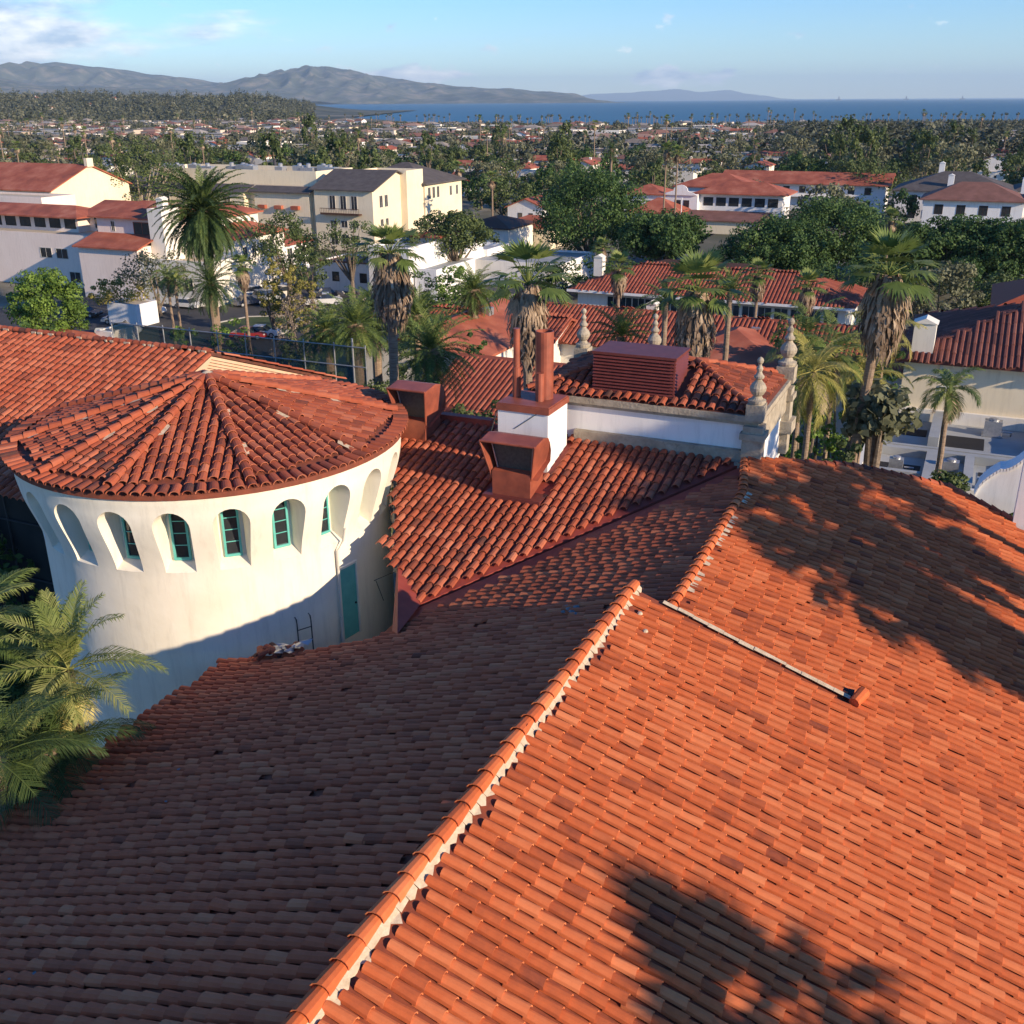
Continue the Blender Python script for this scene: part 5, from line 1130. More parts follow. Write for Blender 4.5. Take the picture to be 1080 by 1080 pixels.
T(1065, 290, 118, 80, leafm='leaf_mid', name='shade_tree', label='olive green tree behind the cream annex roof at the right edge', nclump=90, nleaf=60, size=.4, clump=.2)
T(478, 224, 160, 84, leafm='leaf_mid', name='oak_tree', label='broad grey green oak right of the cream hotel', nclump=130, nleaf=70, size=.42, clump=.17, zb=.45, limbs=12, trunkr=.045)
T(44, 280, 118, 86, leafm='leaf_bright', name='round_tree', label='dense ball shaped bright green tree at the far left edge', nclump=150, nleaf=80, size=.34, clump=.17, zb=.12)
T(122, 294, 138, 54, leafm='leaf_yellow', name='coral_tree', label='small open yellow green tree before the white shed wall', nclump=45, nleaf=50, size=.3, clump=.2, open_=.5, zb=.4)
T(140, 148, 215, 88, leafm='leaf_mid', name='eucalyptus_tree', label='tall gnarled eucalyptus with pale limbs behind the pink building', nclump=90, nleaf=60, size=.5, clump=.2, open_=.5, zb=.35, limbs=14, trunkm=mat('pale_bark', (.28, .22, .16), .9, (.42, .36, .28), scale=1))
T(178, 178, 225, 60, leafm='leaf_mid', name='eucalyptus_tree', label='shorter dense eucalyptus between the gnarled one and the big date palm', nclump=70, nleaf=60, size=.5, clump=.22, zb=.2)
T(298, 224, 150, 78, leafm='leaf_mid', name='shade_tree', label='rounded green tree between the red hip roof and the hotel wall', nclump=80, nleaf=60, size=.38, clump=.2, zb=.35)
T(368, 232, 150, 62, leafm='leaf_mid', name='sparse_tree', label='thin crowned tree with visible limbs at the hotel corner', nclump=50, nleaf=45, size=.34, clump=.2, open_=.6, zb=.4, limbs=12)
T(325, 262, 142, 50, leafm='leaf_mid', name='sparse_tree', label='dark limbed tree between the hip roofed house and the low garage', nclump=40, nleaf=50, size=.34, clump=.22, zb=.4, limbs=10)
T(480, 274, 118, 56, leafm='leaf_bright', name='citrus_tree', label='glossy bright green dense bush before the white adobe', nclump=80, nleaf=70, size=.3, clump=.2, zb=.1)
T(505, 300, 122, 36, leafm='leaf_dark', name='hedge', label='dark low clipped hedge right of the glossy bush', cat='hedge', nclump=40, nleaf=60, size=.3, clump=.3, zb=.05)
T(442, 285, 120, 40, leafm='leaf_dark', name='hedge', label='dark low hedge left of the glossy bush at the adobe wall', cat='hedge', nclump=40, nleaf=60, size=.3, clump=.3, zb=.05)
T(543, 290, 104, 50, leafm='leaf_bright', name='citrus_tree', label='round bright green bush behind the second shaggy palm crown', nclump=60, nleaf=60, size=.28, clump=.22, zb=.1)
T(300, 278, 126, 40, leafm='leaf_yellow', name='shrub_tree', label='yellow green cypress like shrub by the middle parking row', nclump=40, nleaf=60, size=.28, clump=.24, zb=.1)
T(318, 290, 124, 32, leafm='leaf_yellow', name='shrub_tree', label='smaller yellow green shrub right of the middle parking row', nclump=36, nleaf=60, size=.28, clump=.26, zb=.1)
T(282, 270, 128, 30, leafm='leaf_yellow', name='shrub_tree', label='narrow yellow green shrub in front of the hip roofed house', nclump=30, nleaf=60, size=.28, clump=.26, zb=.15)
T(316, 308, 104, 66, leafm='leaf_bare', name='bare_shrub', label='greyish brown nearly leafless shrub beside the parking road', nclump=60, nleaf=40, size=.2, clump=.2, open_=.5, zb=.1)
T(385, 300, 108, 40, leafm='leaf_bare', name='bare_shrub', label='small pale leafless shrub before the low garage', nclump=36, nleaf=40, size=.2, clump=.22, open_=.4, zb=.2)
T(160, 262, 140, 70, leafm='leaf_olive', name='garden_tree', label='grey green tree at the foot of the pink building, left of the date palm', nclump=60, nleaf=50, size=.32, clump=.22, zb=.2)
T(690, 158, 330, 76, leafm='leaf_olive', name='olive_tree', label='large pale grey green tree beyond the huge ficus', nclump=90, nleaf=50, size=.75, clump=.2, open_=.3, zb=.2)
T(790, 190, 260, 60, leafm='leaf_olive', name='olive_tree', label='pale grey green tree beside the mission style house', nclump=80, nleaf=50, size=.6, clump=.2, open_=.2, zb=.2)
T(915, 168, 275, 92, leafm='leaf_mid', name='shade_tree', label='big round tree left of the grey hip roofed house', nclump=110, nleaf=55, size=.65, clump=.18, zb=.15)
T(530, 186, 250, 60, leafm='leaf_mid', name='shade_tree', label='round green tree above the tiny gabled house', nclump=70, nleaf=50, size=.6, clump=.2, zb=.2)
T(455, 196, 250, 50, leafm='leaf_mid', name='shade_tree', label='dull green tree directly behind the right end of the hotel', nclump=60, nleaf=50, size=.6, clump=.2, zb=.2)
T(590, 205, 240, 44, leafm='leaf_dark', name='shade_tree', label='dark tree hugging the left flank of the huge ficus', nclump=50, nleaf=50, size=.6, clump=.22, zb=.2)
T(1000, 492, 47, 64, leafm='leaf_mid', name='ivy_bush', label='dense dark leafy bush right behind the courthouse roof edge', cat='bush', nclump=70, nleaf=70, size=.22, clump=.22, zb=.6)
T(1060, 506, 44, 60, leafm='leaf_mid', name='ivy_bush', label='leafy bush seen through the white scrolled arch', cat='bush', nclump=60, nleaf=70, size=.22, clump=.24, zb=.6)
for i, a in enumerate(range(575, 1080, 26)):
    T(a + U(-5, 5), 272 + U(-3, 5), 152 + U(-6, 6), 44, leafm='leaf_dark', name='shade_bush', label='dark bush in the deep shade under the ficus trees behind the classroom', cat='bush', group='bushes in the ficus shade', nclump=26, nleaf=50, size=.4, clump=.3, zb=.05)
# layered shrubbery between the wings
SH = [(400, 385, 62, 60), (450, 395, 58, 60), (500, 392, 56, 60), (340, 372, 74, 50), (500, 345, 84, 40), (640, 378, 50, 50), (700, 380, 50, 50), (760, 378, 52, 50), (900, 380, 62, 70), (870, 400, 50, 56), (905, 440, 47, 50), (940, 352, 66, 46), (860, 352, 60, 50), (40, 336, 95, 60), (240, 330, 96, 50), (190, 336, 96, 40), (310, 340, 88, 50), (420, 345, 78, 60), (460, 320, 90, 50), (880, 470, 44, 44), (840, 330, 84, 60), (920, 320, 90, 60)]
for i, (a, b, D, w) in enumerate(SH):
    T(a, b, D, w, leafm=random.choice(['leaf_dark', 'leaf_mid', 'leaf_mid', 'leaf_bright']), name='garden_shrub', label='leafy green garden shrub among the palms around the tiled wings', cat='shrub', group='garden shrubs among the palms', nclump=40, nleaf=60, size=.24, clump=.25, zb=.15)

# dark trees in the shaded court left of the turret
for i, (x, y, h, r) in enumerate(((-31, 21, 11, 3.2), (-34, 24, 13.0, 3.0), (-27, 19, 9, 2.8), (-38, 19, 10, 3.5))):
    make_tree(r, h, 2, 90, 60, .3, 'leaf_dark', clump=.22, name='courtyard_tree', label='dark shaded tree in the court between the turret and the gabled wing', cat='tree', group='dark courtyard trees', loc=(x, y, 0))

# ------------------------------------------------------------------ palms
def PT(px, py, D): p = atd(px, py, D); return (p[0], p[1], 0.0), p[2]
l, h = PT(407, 268, 56); fan_palm(l, h, 1.9, 4.1, 1.2, .30, 27, label='tall shaggy fan palm with a long brown skirt in front of the white adobe', lean=(.2, .1))
l, h = PT(557, 300, 50); fan_palm(l, h, 2.3, 3.9, 1.0, .27, 22, label='shaggy fan palm rising behind the thin red flue, its fronds spread wide')
l, h = PT(735, 308, 50); fan_palm(l, h, 2.1, 3.6, 1.1, .3, 27, label='shaggy fan palm standing behind the rooftop block between its finials')
l, h = PT(914, 290, 46); fan_palm(l, h, 2.1, 3.5, 1.05, .27, 27, label='tallest shaggy fan palm with a bare leaning trunk at right', lean=(.9, .2))
l, h = PT(214, 224, 122); date_palm(l, h, 7.4, .6, 170, .9, label='giant date palm with a huge round crown above the parking lot', nl=40, emin=-78, lw=.15)
l, h = PT(222, 300, 108); date_palm(l, h, 4.2, .45, 60, .6, label='dark drooping palm at the foot of the giant date palm', nl=26, lw=.09, ball=False)
for i, (a, b, D, L, lab) in enumerate(((375, 345, 74, 3.8, 'arching date palm left of the tall shaggy palm trunk'), (455, 372, 64, 3.9, 'full arching date palm just left of the red tile wing, nearest of the cluster'), (440, 335, 84, 3.8, 'date palm crown behind the nearest arching one'), (395, 330, 86, 3.4, 'date palm crown partly hidden by the tall shaggy palm skirt'), (500, 308, 94, 3.2, 'low date palm before the dark clipped hedge'), (345, 350, 80, 3.0, 'small date palm right of the parking island'))):
    l, h = PT(a, b, D); date_palm(l, h, L, .42, 58, .55, label=lab, lm='frond', nl=28, emin=-45, lw=.075)
l, h = PT(655, 356, 56); date_palm(l, h, 2.3, .25, 34, .35, label='spiky cycad like palm between the two rear finials', lm='frond', nl=20, emin=0, ball=False, lw=.07)
l, h = PT(770, 308, 82); date_palm(l, h, 2.9, .25, 36, .4, label='spiky green palm before the classroom windows', lm='frond', nl=20, emin=-10, ball=False, lw=.08)
l, h = PT(702, 318, 80); date_palm(l, h, 2.6, .25, 30, .4, label='low palm tuft under the classroom window band', lm='frond_dark', nl=20, emin=-20, ball=False, lw=.08)
for (a, b, D, lab) in ((653, 284, 100, 'small fan palm with a ragged skirt at the left part of the classroom roof'), (800, 290, 104, 'small fan palm with drooping tan fronds in front of the classroom roof'), (852, 303, 94, 'short fan palm at the right end of the classroom windows'), (255, 282, 118, 'fan palm with a thick pale skirt right of the giant date palm'), (635, 262, 150, 'short fan palm at the foot of the huge ficus')):
    l, h = PT(a, b, D); fan_palm(l, h, 1.7, 2.2, .8, .2, 24, label=lab, dense=.5)
l, h = PT(176, 292, 116); feather_palm(l, h, 2.6, .18, 18, .6, label='left one of the two slim pale trunked palms by the drive', lw=.06, dry=8)
l, h = PT(184, 296, 114); feather_palm(l, h, 2.2, .18, 16, .6, label='right one of the two slim pale trunked palms by the drive', lw=.06, dry=8)
l, h = PT(1006, 412, 50); feather_palm(l, h, 2.1, .17, 13, .62, label='queen palm with plume like fronds in front of the cream annex wall', nl=46, droop=105, emin=-20, lw=.045, dry=5, vee=.2, lean=(-.2, 0))
for (a, b, D, lab, lm) in ((858, 392, 47, 'queen palm with long hanging yellow fronds right of the rooftop block', 'frond_yellow'), (850, 352, 56, 'dark feathery palm behind the right rear finial', 'frond'), (882, 372, 52, 'feathery palm just left of the tallest shaggy palm trunk', 'frond'), (935, 345, 66, 'bright yellow green feather palm right of the tallest shaggy palm', 'frond_yellow'), (915, 395, 52, 'low bright feather palm beside the annex parapet', 'frond_yellow')):
    l, h = PT(a, b, D); feather_palm(l, h, 2.7, .17, 22, .65, label=lab, nl=40, lm=lm, emin=-70, droop=80, lw=.045, dry=4)
l, h = PT(930, 412, 48); make_tree(1.5, h + .3, h - 2.8, 40, 30, .5, 'leaf_olive', name='banana_plant', label='pale grey green large leaved plant beside the annex parapet', cat='plant', loc=l, clump=.35)
# foreground palm at the left edge, crowns close to the turret
l, h = PT(72, 706, 25.2); FGP = feather_palm(l, h, 2.45, .17, 0, .6, label='near queen palm with browning fronds before the turret at the left edge', dry=0)
top = (l[0], l[1], h); FGP.children[0]
for ch__ in list(FGP.children):
    if ch__.name.startswith('crown'): bpy.data.objects.remove(ch__)
m = MB()
for (az, el, L, dr, t) in ((100, 78, 2.2, 40, .6), (60, 80, 2.1, 50, .55), (150, 74, 2.1, 45, .6), (20, 70, 2.3, 60, .5), (200, 68, 2.2, 60, .55), (-30, 72, 2.2, 55, .6), (250, 70, 2.0, 55, .6), (-60, 66, 2.1, 65, .65), (120, 60, 2.2, 60, .45), (170, 82, 1.9, 50, .5), (300, 80, 2.0, 45, .65),
                           (8, 38, 2.5, 52, .62), (-12, 12, 2.5, 45, .6), (30, 20, 2.4, 55, .45), (-40, 15, 2.0, 70, .7), (180, 30, 2.3, 70, .4), (215, 15, 2.3, 65, .45), (240, 35, 2.0, 75, .6), (150, 10, 2.2, 60, .3), (-75, 20, 1.9, 80, .65), (270, 5, 1.9, 70, .6)):
    frond_pinnate(m, top, math.radians(az + 0), math.radians(el), L, math.radians(dr), nl=48, lw=.034, ll=.62, t=t + U(-.1, .1), vee=.4, ragged=.08, seg=12)
m.build('crown', 'frond_fresh', FGP)
m = MB()
for (az, el, L, dr) in ((-60, -25, 1.6, 55), (-95, -35, 1.5, 50), (-20, -30, 1.4, 60), (160, -20, 1.6, 60), (-120, -20, 1.5, 60)):
    frond_pinnate(m, (top[0], top[1], top[2] - .1), math.radians(az), math.radians(el), L, math.radians(dr), nl=44, lw=.03, ll=.5, t=.85, vee=.0, ragged=.1, seg=10)
m.build('dry_frond', 'frond_yellow', FGP)
l, h = PT(52, 792, 24.5); feather_palm(l, h, 2.7, .2, 20, .7, label='dark lower palm in shade below the near queen palm', nl=54, lm='frond_dark', emin=-30, droop=70, lw=.03, dry=0)
l, h = PT(-8, 800, 23.0); feather_palm(l, h, 2.6, .2, 18, .7, label='palm cut by the left edge of the view below the near queen palm', nl=54, lm='frond_dark', emin=-30, droop=70, lw=.03, dry=0)
l, h = PT(-30, 660, 26.0); feather_palm(l, h, 2.3, .2, 18, .6, label='palm mostly beyond the left edge with fronds reaching in beside the near queen palm', nl=54, lm='frond', emin=-30, droop=70, lw=.03, dry=0)

# palms east of the wing whose shadows fall on the roof (outside the photograph)
fan_palm((14.6, 7.7, 0), 20.1, 2.5, 5.0, 1.1, .28, 26, label='shaggy fan palm east of the wing near the tower', lean=(0, 0))
for (x, y, z, R, sk) in ((11.5, 26.7, 22.4, 2.3, 4.0), (12.0, 24.6, 21.6, 2.3, 4.2), (13.5, 22.6, 20.9, 2.3, 4.2), (12.5, 30.8, 22.0, 1.6, 2.0), (15.5, 27.6, 21.7, 2.2, 4.0), (16.5, 22.4, 20.6, 2.2, 4.0)):
    fan_palm((x, y, 0), z, R, sk, 1.1, .28, 30, label='shaggy fan palm in the row east of the courthouse wing', group='palms east of the wing', dense=.6)
fan_palm((17.6, 6.8, 0), 19.9, 2.3, 5.0, 1.2, .28, 26, label='second shaggy fan palm east of the wing near the tower')
make_tree(2.6, 18.6, 12.5, 50, 50, .32, 'leaf_mid', name='shade_tree', label='tall tree standing between the palms east of the courthouse wing', clump=.24, open_=.3, loc=(14.5, 24.0, 0))

# slender street palms
SP = [(519, 189, 205, 'slim street palm rising just above the round trees right of the hotel'), (483, 178, 230, 'slim street palm behind the oak beside the hotel'), (645, 158, 320, 'stout date palm beyond the huge ficus'), (703, 158, 215, 'left trunk of the very tall palm pair in the centre'), (715, 162, 213, 'right trunk of the very tall palm pair in the centre'), (590, 198, 215, 'bushy palm beside the tiny gabled house'), (818, 226, 235, 'squat date palm between the mission house and the ficus row'), (940, 232, 150, 'fan palm poking out of the ficus row')]
for (a, b, D, lab) in SP:
    l, h = PT(a, b, D)
    if 'date' in lab or 'bushy' in lab: date_palm(l, h, 4.6, .4, 40, .6, label=lab, nl=14, lm='frond_dark', lw=.18)
    else: fan_palm(l, h, 1.9, 1.3, .6, .2, 22, label=lab, dense=.3)

# ------------------------------------------------------------------ distant town
def occupied(x, y, r=2):
    return any(a - r < x < b + r and c - r < y < d + r for a, b, c, d in FOOT)
def tocam(x, y): return x * RT[0] + y * RT[1], x * math.sin(AZ) + y * math.cos(AZ)
# house prototypes
def proto_house(i, w, d, h, roof, wm, rm, pitch):
    t = thing('town_house', 'x', 'house', (0, 0, 0)); n0 = len(FOOT)
    ww = (('S', h * .35, 3, 1.3, 1.3, .1, .9, 'dark'), ('E', h * .35, 2, 1.2, 1.3, .15, .85, 'dark'))
    volume(t, -w / 2, w / 2, -d / 2, d / 2, h, roof, wm, rm, pitch, .6, ww)
    if roof != 'flat': chimney(t, w * .2, 0, h, h + 2.2, 1.0, m_=wm)
    del FOOT[n0:]; return t
PH = [(proto_house(0, 14, 10, 4.2, 'hip', 'white', 'clay_far', .34), 'white house with a red hipped roof somewhere in the distant town', 'white hip roofed houses of the town'),
      (proto_house(1, 17, 9, 5.8, 'gable_x', 'stucco2', 'clay_far', .34), 'cream house with a long red gabled roof in the distant town', 'cream gabled houses of the town'),
      (proto_house(2, 12, 12, 6.4, 'gable_y', 'white', 'clay_brown', .36), 'white two storey house with a brown front gable in the distant town', 'brown gabled houses of the town'),
      (proto_house(3, 22, 14, 5.2, 'flat', 'stucco2', 'beige', .3), 'flat roofed beige building in the distant town', 'flat roofed buildings of the town'),
      (proto_house(4, 30, 18, 4.6, 'flat', 'stucco2', 'beige', .3), 'long pale flat roofed block in the distant town', 'pale flat blocks of the town'),
      (proto_house(5, 16, 11, 6.0, 'hip', 'stucco_cream', 'slate', .34), 'cream house with a dark grey hipped roof in the distant town', 'grey roofed houses of the town')]
used = [False] * 6; nh = 0
KEEP = [(395, 470, 170, 205)]
def put_house(k, x, y, rot, s=1.0):
    global nh
    p, lab, grp = PH[k]
    if not used[k]:
        used[k] = True; p['label'] = lab; p['group'] = grp; p.location = (x, y, 0); p.rotation_euler = (0, 0, rot); p.scale = (s,) * 3
    else: copy_tree(p, (x, y, 0), rot, s, lab, grp)
    FOOT.append((x - 8 * s, x + 8 * s, y - 6 * s, y + 6 * s)); nh += 1
# rows seen as coloured roofs at given pixels
for (a, b, k, s) in ((478, 200, 0, 0.88), (500, 196, 1, 0.80), (505, 188, 0, 0.80), (350, 172, 3, 0.99), (300, 176, 3, 0.93), (395, 168, 4, 0.81), (345, 160, 4, 0.93), (250, 168, 1, 0.87), (175, 172, 1, 0.93), (190, 166, 3, 0.99), (280, 158, 3, 1.24), (555, 182, 0, 0.96), (580, 178, 1, 0.96), (530, 176, 3, 0.81), (570, 165, 0, 0.96), (590, 158, 4, 0.80), (620, 180, 1, 0.81), (655, 186, 1, 0.81), (690, 182, 0, 0.81), (720, 180, 1, 0.87), (745, 176, 0, 0.96), (700, 196, 0, 0.80), (790, 172, 1, 0.81), (820, 172, 1, 0.96), (850, 166, 0, 0.96), (870, 176, 2, 0.80), (760, 150, 4, 0.93), (800, 148, 4, 0.93), (735, 150, 3, 0.93), (780, 144, 3, 0.93), (1050, 165, 0, 0.96), (1035, 172, 0, 0.88), (1062, 152, 2, 0.88), (1068, 176, 1, 0.88), (1045, 140, 4, 0.88), (1070, 160, 4, 0.64), (1020, 160, 3, 0.64), (1075, 184, 0, 0.80), (1035, 184, 4, 0.56), (450, 150, 4, 0.96), (470, 160, 0, 0.81), (430, 152, 0, 0.96), (500, 148, 3, 0.99), (640, 142, 3, 1.12), (600, 140, 4, 1.12), (560, 150, 0, 0.87)):
    x, y, _ = G(a, b + 5)
    if not occupied(x, y, 3): put_house(k, x, y, random.choice((0, 0, PI / 2)) + U(-.03, .03), s)
tries = 0
while nh < 265 and tries < 6000:
    tries += 1
    a, b = 540 + 560 * U(-1, 1), 0
    D = 300 + 1100 * rnd() ** .75; A = (a - 540) / FP * D
    if a > 420 and D > 1180: continue
    x, y, _ = gp(A, D)
    dens = .9 if a < 640 else .55
    if a > 840 and D < 1300: dens = .22
    if D > 900 and a > 540: dens *= .6
    if rnd() > dens: continue
    x = round(x / 26) * 26 + U(-4, 4); y = round(y / 34) * 34 + U(-5, 5)
    ca, cb = tocam(x, y)
    if cb < 290 or occupied(x, y, 4): continue
    k = random.choices(range(6), (5, 4, 2, 3, 1.3, 2))[0]; put_house(k, x, y, random.choice((0, 0, PI / 2, PI)) + U(-.04, .04), U(.6, .95))
while nh < 290:      # houses up on the mesa
    A, D = U(-1900, -700), U(2050, 2650); x, y, _ = gp(A, D); k = random.choice((0, 1, 3, 4)); p, lab, grp = PH[k]
    c = copy_tree(p, (x, y, mesa_h(A, D)), U(0, 3), 1.5, 'pale house half hidden by the trees on the distant mesa', 'houses on the mesa'); nh += 1

# mid distance tree prototypes
def proto_tree(R, H, zb, nc, nl, sz, lm, op, nm, fl=.8):
    t = make_tree(R, H, zb, nc, nl, sz, lm, name=nm, open_=op, label='x', clump=.24, limbs=4, flat=fl); return t
PTREE = [(proto_tree(5.5, 10, 1.5, 40, 34, .85, 'leaf_mid', 0, 'broadleaf_tree'), 'mid green broadleaf tree standing between the distant houses', 'green trees of the town'),
         (proto_tree(5.0, 9, 1.0, 36, 34, .85, 'leaf_dark', 0, 'dark_tree'), 'dark green dense tree standing between the distant houses', 'dark trees of the town'),
         (proto_tree(5.5, 13, 3, 38, 30, .85, 'leaf_olive', .3, 'olive_tree'), 'pale olive green loose tree standing between the distant houses', 'olive trees of the town'),
         (proto_tree(4.0, 18, 4, 40, 30, .9, 'leaf_mid', .3, 'tall_tree', 1.2), 'tall narrow eucalyptus like tree in the distant town', 'tall trees of the town')]
PALMF = (fan_palm((0, 0, 0), 15, 2.0, 1.2, .6, .22, 16, label='x', dense=.12), 'slim fan palm with a small crown over the distant roofs', 'slim palms of the town')
uT = [False] * 5; nt_ = [0] * 5
def put_tree(k, x, y, z=0, s=1.0):
    p, lab, grp = PTREE[k] if k < 4 else PALMF
    sc_ = (s, s, s * U(.85, 1.15))
    if not uT[k]: uT[k] = True; p['label'] = lab; p['group'] = grp; p.location = (x, y, z); p.scale = sc_
    else: copy_tree(p, (x, y, z), U(0, 6.28), sc_, lab, grp)
    nt_[k] += 1
n = 0; tries = 0
while n < 292 and tries < 9000:
    tries += 1
    D = 205 + 330 * rnd() ** .8; a = 540 + 570 * U(-1, 1); A = (a - 540) / FP * D; x, y, _ = gp(A, D)
    if occupied(x, y, 3): continue
    # keep the faces of the named mid-distance buildings clear
    if any(x0 - 6 < x < x1 + 6 and y0 - 26 < y < y0 for (x0, x1, y0, y1) in FOOT[:90] if y0 < 420) and rnd() < .97: continue
    if a < 480 and D < 260 and rnd() < .8: continue
    k = random.choices(range(4), (4, 3, 2.4, 1.6 if a > 500 else .8))[0]; put_tree(k, x, y, 0, U(.55, 1.15)); n += 1
n = 0
while n < 110:
    D = U(330, 1180); a = 540 + 560 * U(-1, 1); A = (a - 540) / FP * D; x, y, _ = gp(A, D)
    if occupied(x, y, 0): continue
    put_tree(4, x, y, 0, U(.7, 1.2)); n += 1

# far woods: one countless mass of small crowns (plus the beach palms, individually)
def far_variant(nl=95, tall=1.0):
    v = np.random.normal(size=(nl, 3)); v /= np.linalg.norm(v, axis=1)[:, None]; r = np.random.uniform(.55, 1.0, nl)
    bul = 1 + .3 * np.sin(3 * np.arctan2(v[:, 1], v[:, 0]) + np.random.uniform(0, 6))
    p = v * r[:, None] * np.array([1, 1, tall * .75]) * bul[:, None] + np.array([0, 0, tall * .8]); nn = v + np.random.normal(size=(nl, 3)) * .5 + [0, 0, .3]; nn /= np.linalg.norm(nn, axis=1)[:, None]
    a = np.cross(nn, np.random.normal(size=(nl, 3))); a /= np.linalg.norm(a, axis=1)[:, None]; b = np.cross(nn, a); s = np.random.uniform(.15, .30, (nl, 1))
    return np.stack([p - a * s, p - b * s * .8, p + a * s, p + b * s * .8], 1)
FV = [far_variant(), far_variant(100, 1.3), far_variant(90, .8), far_variant(120, 2.0), far_variant(85, 1.1)]
def woods(name, places, mt):
    Q = []; Tn = []
    for (x, y, z, s, k, t) in places:
        q = FV[k] * s; c, sn = math.cos(x), math.sin(x); q = np.stack([q[..., 0] * c - q[..., 1] * sn, q[..., 0] * sn + q[..., 1] * c, q[..., 2]], -1) + np.array([x, y, z]); Q.append(q.reshape(-1, 3)); Tn.append(np.clip(t + np.random.normal(size=len(FV[k])) * .15, 0, 1))
    V = np.concatenate(Q); Tn = np.concatenate(Tn); nf = len(Tn)
    me = bpy.data.meshes.new(name); me.vertices.add(len(V)); me.vertices.foreach_set('co', V.ravel()); me.loops.add(nf * 4); me.loops.foreach_set('vertex_index', np.arange(nf * 4, dtype=np.int32)); me.polygons.add(nf); me.polygons.foreach_set('loop_start', np.arange(0, nf * 4, 4, dtype=np.int32))
    me.update(calc_edges=True); me.materials.append(MT[mt]); at = me.attributes.new('tint', 'FLOAT', 'FACE'); at.data.foreach_set('value', Tn.astype(np.float32))
    o = bpy.data.objects.new(name, me); COL.objects.link(o); tag(o, kind='stuff'); return o
# the countless further roofs of the town
HV = [[], []]; hm = MB(); k = 0; tries = 0
while k < 470 and tries < 9000:
    tries += 1
    D = 420 + 1150 * rnd() ** .8; a = 540 + 560 * U(-1, 1); A = (a - 540) / FP * D; x, y, _ = gp(A, D)
    if a > 380 and D > 1190: continue
    if a > 840 and rnd() < .6: continue
    if occupied(x, y, 2): continue
    w, d, h = U(5, 10), U(4.5, 7), U(3.2, 6.0)
    if rnd() < .2: w, h = U(14, 26), U(4, 6)
    t_ = rnd(); FOOT.append((x - w, x + w, y - d, y + d))
    hm.add([(x - w, y - d, 0), (x + w, y - d, 0), (x + w, y + d, 0), (x - w, y + d, 0), (x - w, y - d, h), (x + w, y - d, h), (x + w, y + d, h), (x - w, y + d, h)], [(0, 1, 5, 4), (1, 2, 6, 5), (2, 3, 7, 6), (3, 0, 4, 7)], t=t_, mi=0)
    q = 0 if w > 13 or rnd() < .42 else min(d, w) * .36; o_ = .5; r_ = d * .98
    hm.add([(x - w - o_, y - d - o_, h), (x + w + o_, y - d - o_, h), (x + w + o_, y + d + o_, h), (x - w - o_, y + d + o_, h), (x - w + r_, y, h + q + .05), (x + w - r_, y, h + q + .05)], [(0, 1, 5, 4), (1, 2, 5), (2, 3, 4, 5), (3, 0, 4)], t=rnd(), mi=(1 if rnd() < .42 else 4) if q else (0 if rnd() < .6 else 4))
    if D < 800:
        for u in (-.6, -.2, .2, .6): c_ = x + u * w; hm.add([(c_ - .7, y - d - .03, h * .35), (c_ + .7, y - d - .03, h * .35), (c_ + .7, y - d - .03, h * .72), (c_ - .7, y - d - .03, h * .72)], [(0, 1, 2, 3)], t=0, mi=3)
    k += 1
MT['far_wall'] = mat('far_wall', (.42, .34, .26), .9, (.62, .55, .46), (.74, .71, .66), scale=.05, attr='tint'); MT['far_roof'] = mat('far_roof', (.20, .10, .075), .9, (.33, .15, .10), (.40, .27, .20), scale=.2, attr='tint')
MT['far_tan'] = mat('far_tan', (.14, .12, .10), .9, (.28, .23, .18), (.46, .42, .36), scale=.2, attr='tint')
o = hm.build('far_town', ['far_wall', 'far_roof', 'slate', 'dark', 'far_tan'], origin=(0, 0, 0)); tag(o, 'countless small pale and red roofed buildings of the far town', kind='stuff')
pl = []; tries = 0
while len(pl) < 7000 and tries < 90000:
    tries += 1
    D = 430 + 1150 * rnd() ** .85; a = 540 + 575 * U(-1, 1)
    if a > 380 and D > 1215 + max(0, (600 - a)) * 1.6: continue
    A = (a - 540) / FP * D; x, y, _ = gp(A, D)
    if occupied(x, y, -2) : continue
    if D < 1100 and any(abs(x - (f[0] + f[1]) / 2) < 9 and 0 < (f[2] - y) < 22 for f in FOOT[60:]) and rnd() < .7: continue
    dd = math.sin(x * .012) * math.sin(y * .009 + 1)
    if dd < -.3 and rnd() < .6 and a < 700: continue
    tall = a > 820 and rnd() < .55
    pl.append((x, y, 0, min(U(2.4, 5.2) * (1 if D < 750 else .8), max(1.6, (26.5 - .0172 * D) / (3.1 if tall else 1.6)) if a > 360 else 9), 3 if tall else random.choice((0, 1, 2, 4)), min(1, max(0, random.gauss(.42 if a < 700 else .36, .16)))))
woods('far_woods', pl, 'far_leaf')['label'] = 'mass of tree crowns covering the far town'
pl = []
while len(pl) < 3600:
    A, D = U(-2100, -250), 1480 + 1720 * rnd() ** .8
    if abs(A) / D > .52: continue
    h_ = mesa_h(A, D)
    if A > -.175 * D - 5: continue
    x, y, _ = gp(A, D); pl.append((x, y, h_ - .5, U(3.2, 9) * (.45 + .55 / (1 + math.exp((A + .20 * D) / 35))), random.choice((0, 1, 2, 4, 3)), min(1, max(0, random.gauss(.38, .15)))))
woods('mesa_woods', pl, 'far_leaf')['label'] = 'dark wood covering the low mesa at left'
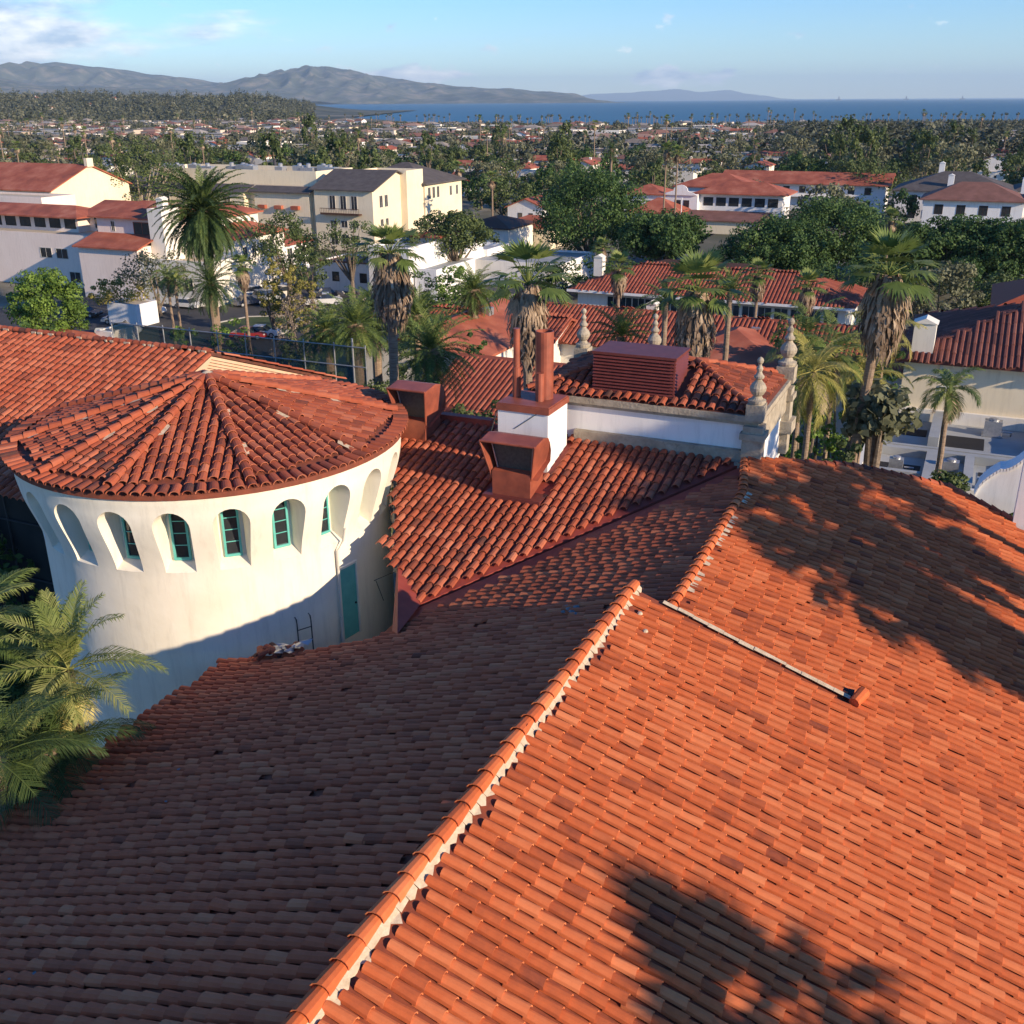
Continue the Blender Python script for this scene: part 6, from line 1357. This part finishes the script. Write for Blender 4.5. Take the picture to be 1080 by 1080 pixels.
# beach palms
t = thing('beach_palm', 'x', 'palm tree', (0, 0, 0)); m = MB(); m.tube([(0, 0, 0), (0, 0, 10.5)], [.3, .24], 6); m.build('trunk', 'palm_trunk', t)
m = MB(); leaf_cloud(m, (0, 0, 11.0), (1.5, 1.5, 1.2), 50, 1.2, .4); m.build('crown', 'far_leaf', t)
n = 0; first = True
while n < 130:
    a = U(370, 1080); D = 1225 + U(-25, 25) + max(0, 560 - a) * 1.6; A = (a - 540) / FP * D; x, y, _ = gp(A, D)
    s = (1, 1, U(.8, 1.15))
    lab, grp = 'tiny slender palm in the row along the distant beach', 'palms along the beach'
    if first: first = False; t.location = (x, y, 0); t['label'] = lab; t['group'] = grp
    else: copy_tree(t, (x, y, 0), U(0, 6), s, lab, grp)
    n += 1
# ships and oil platforms on the horizon
for (a, lab) in ((862, 'tiny grey ship on the horizon, leftmost of the three'), (928, 'tiny offshore platform on the horizon in the middle of the three'), (983, 'tiny offshore platform on the horizon, rightmost of the three')):
    D = 16000; A = (a - 540) / FP * D; x, y, _ = gp(A, D); m = MB(); m.box(x - 38, x + 38, y - 20, y + 20, 8, 22)
    for sx in (-30, 30): m.box(x + sx - 4, x + sx + 4, y - 15, y + 15, -2, 8)
    m.prism_y([(x - 12, 22), (x + 12, 22), (x + 3, 62), (x - 3, 62)], y - 6, y + 6); tag(m.build('offshore_platform', 'galv'), lab, 'platform')
# haze
m = MB(); A_ = [gp(-52000, -3500), gp(52000, -3500), gp(52000, 46000), gp(-52000, 46000)]
m.add([(x, y, -4) for x, y, _ in A_] + [(x, y, 900) for x, y, _ in A_], [(3, 2, 1, 0), (4, 5, 6, 7), (0, 1, 5, 4), (1, 2, 6, 5), (2, 3, 7, 6), (3, 0, 4, 7)])
hz = bpy.data.materials.new('haze'); hz.use_nodes = True; nt = hz.node_tree
for nd in list(nt.nodes):
    if nd.type != 'OUTPUT_MATERIAL': nt.nodes.remove(nd)
pv = nt.nodes.new('ShaderNodeVolumePrincipled'); pv.inputs['Color'].default_value = (.58, .79, 1, 1); pv.inputs['Density'].default_value = 3.8e-5; pv.inputs['Anisotropy'].default_value = .0
nt.links.new(pv.outputs[0], nt.nodes['Material Output'].inputs['Volume']) if 'Material Output' in nt.nodes else None
MT['haze'] = hz; h_ = m.build('haze', 'haze', origin=(0, 0, -4)); tag(h_, kind='stuff')
print('houses', nh, 'trees', nt_)
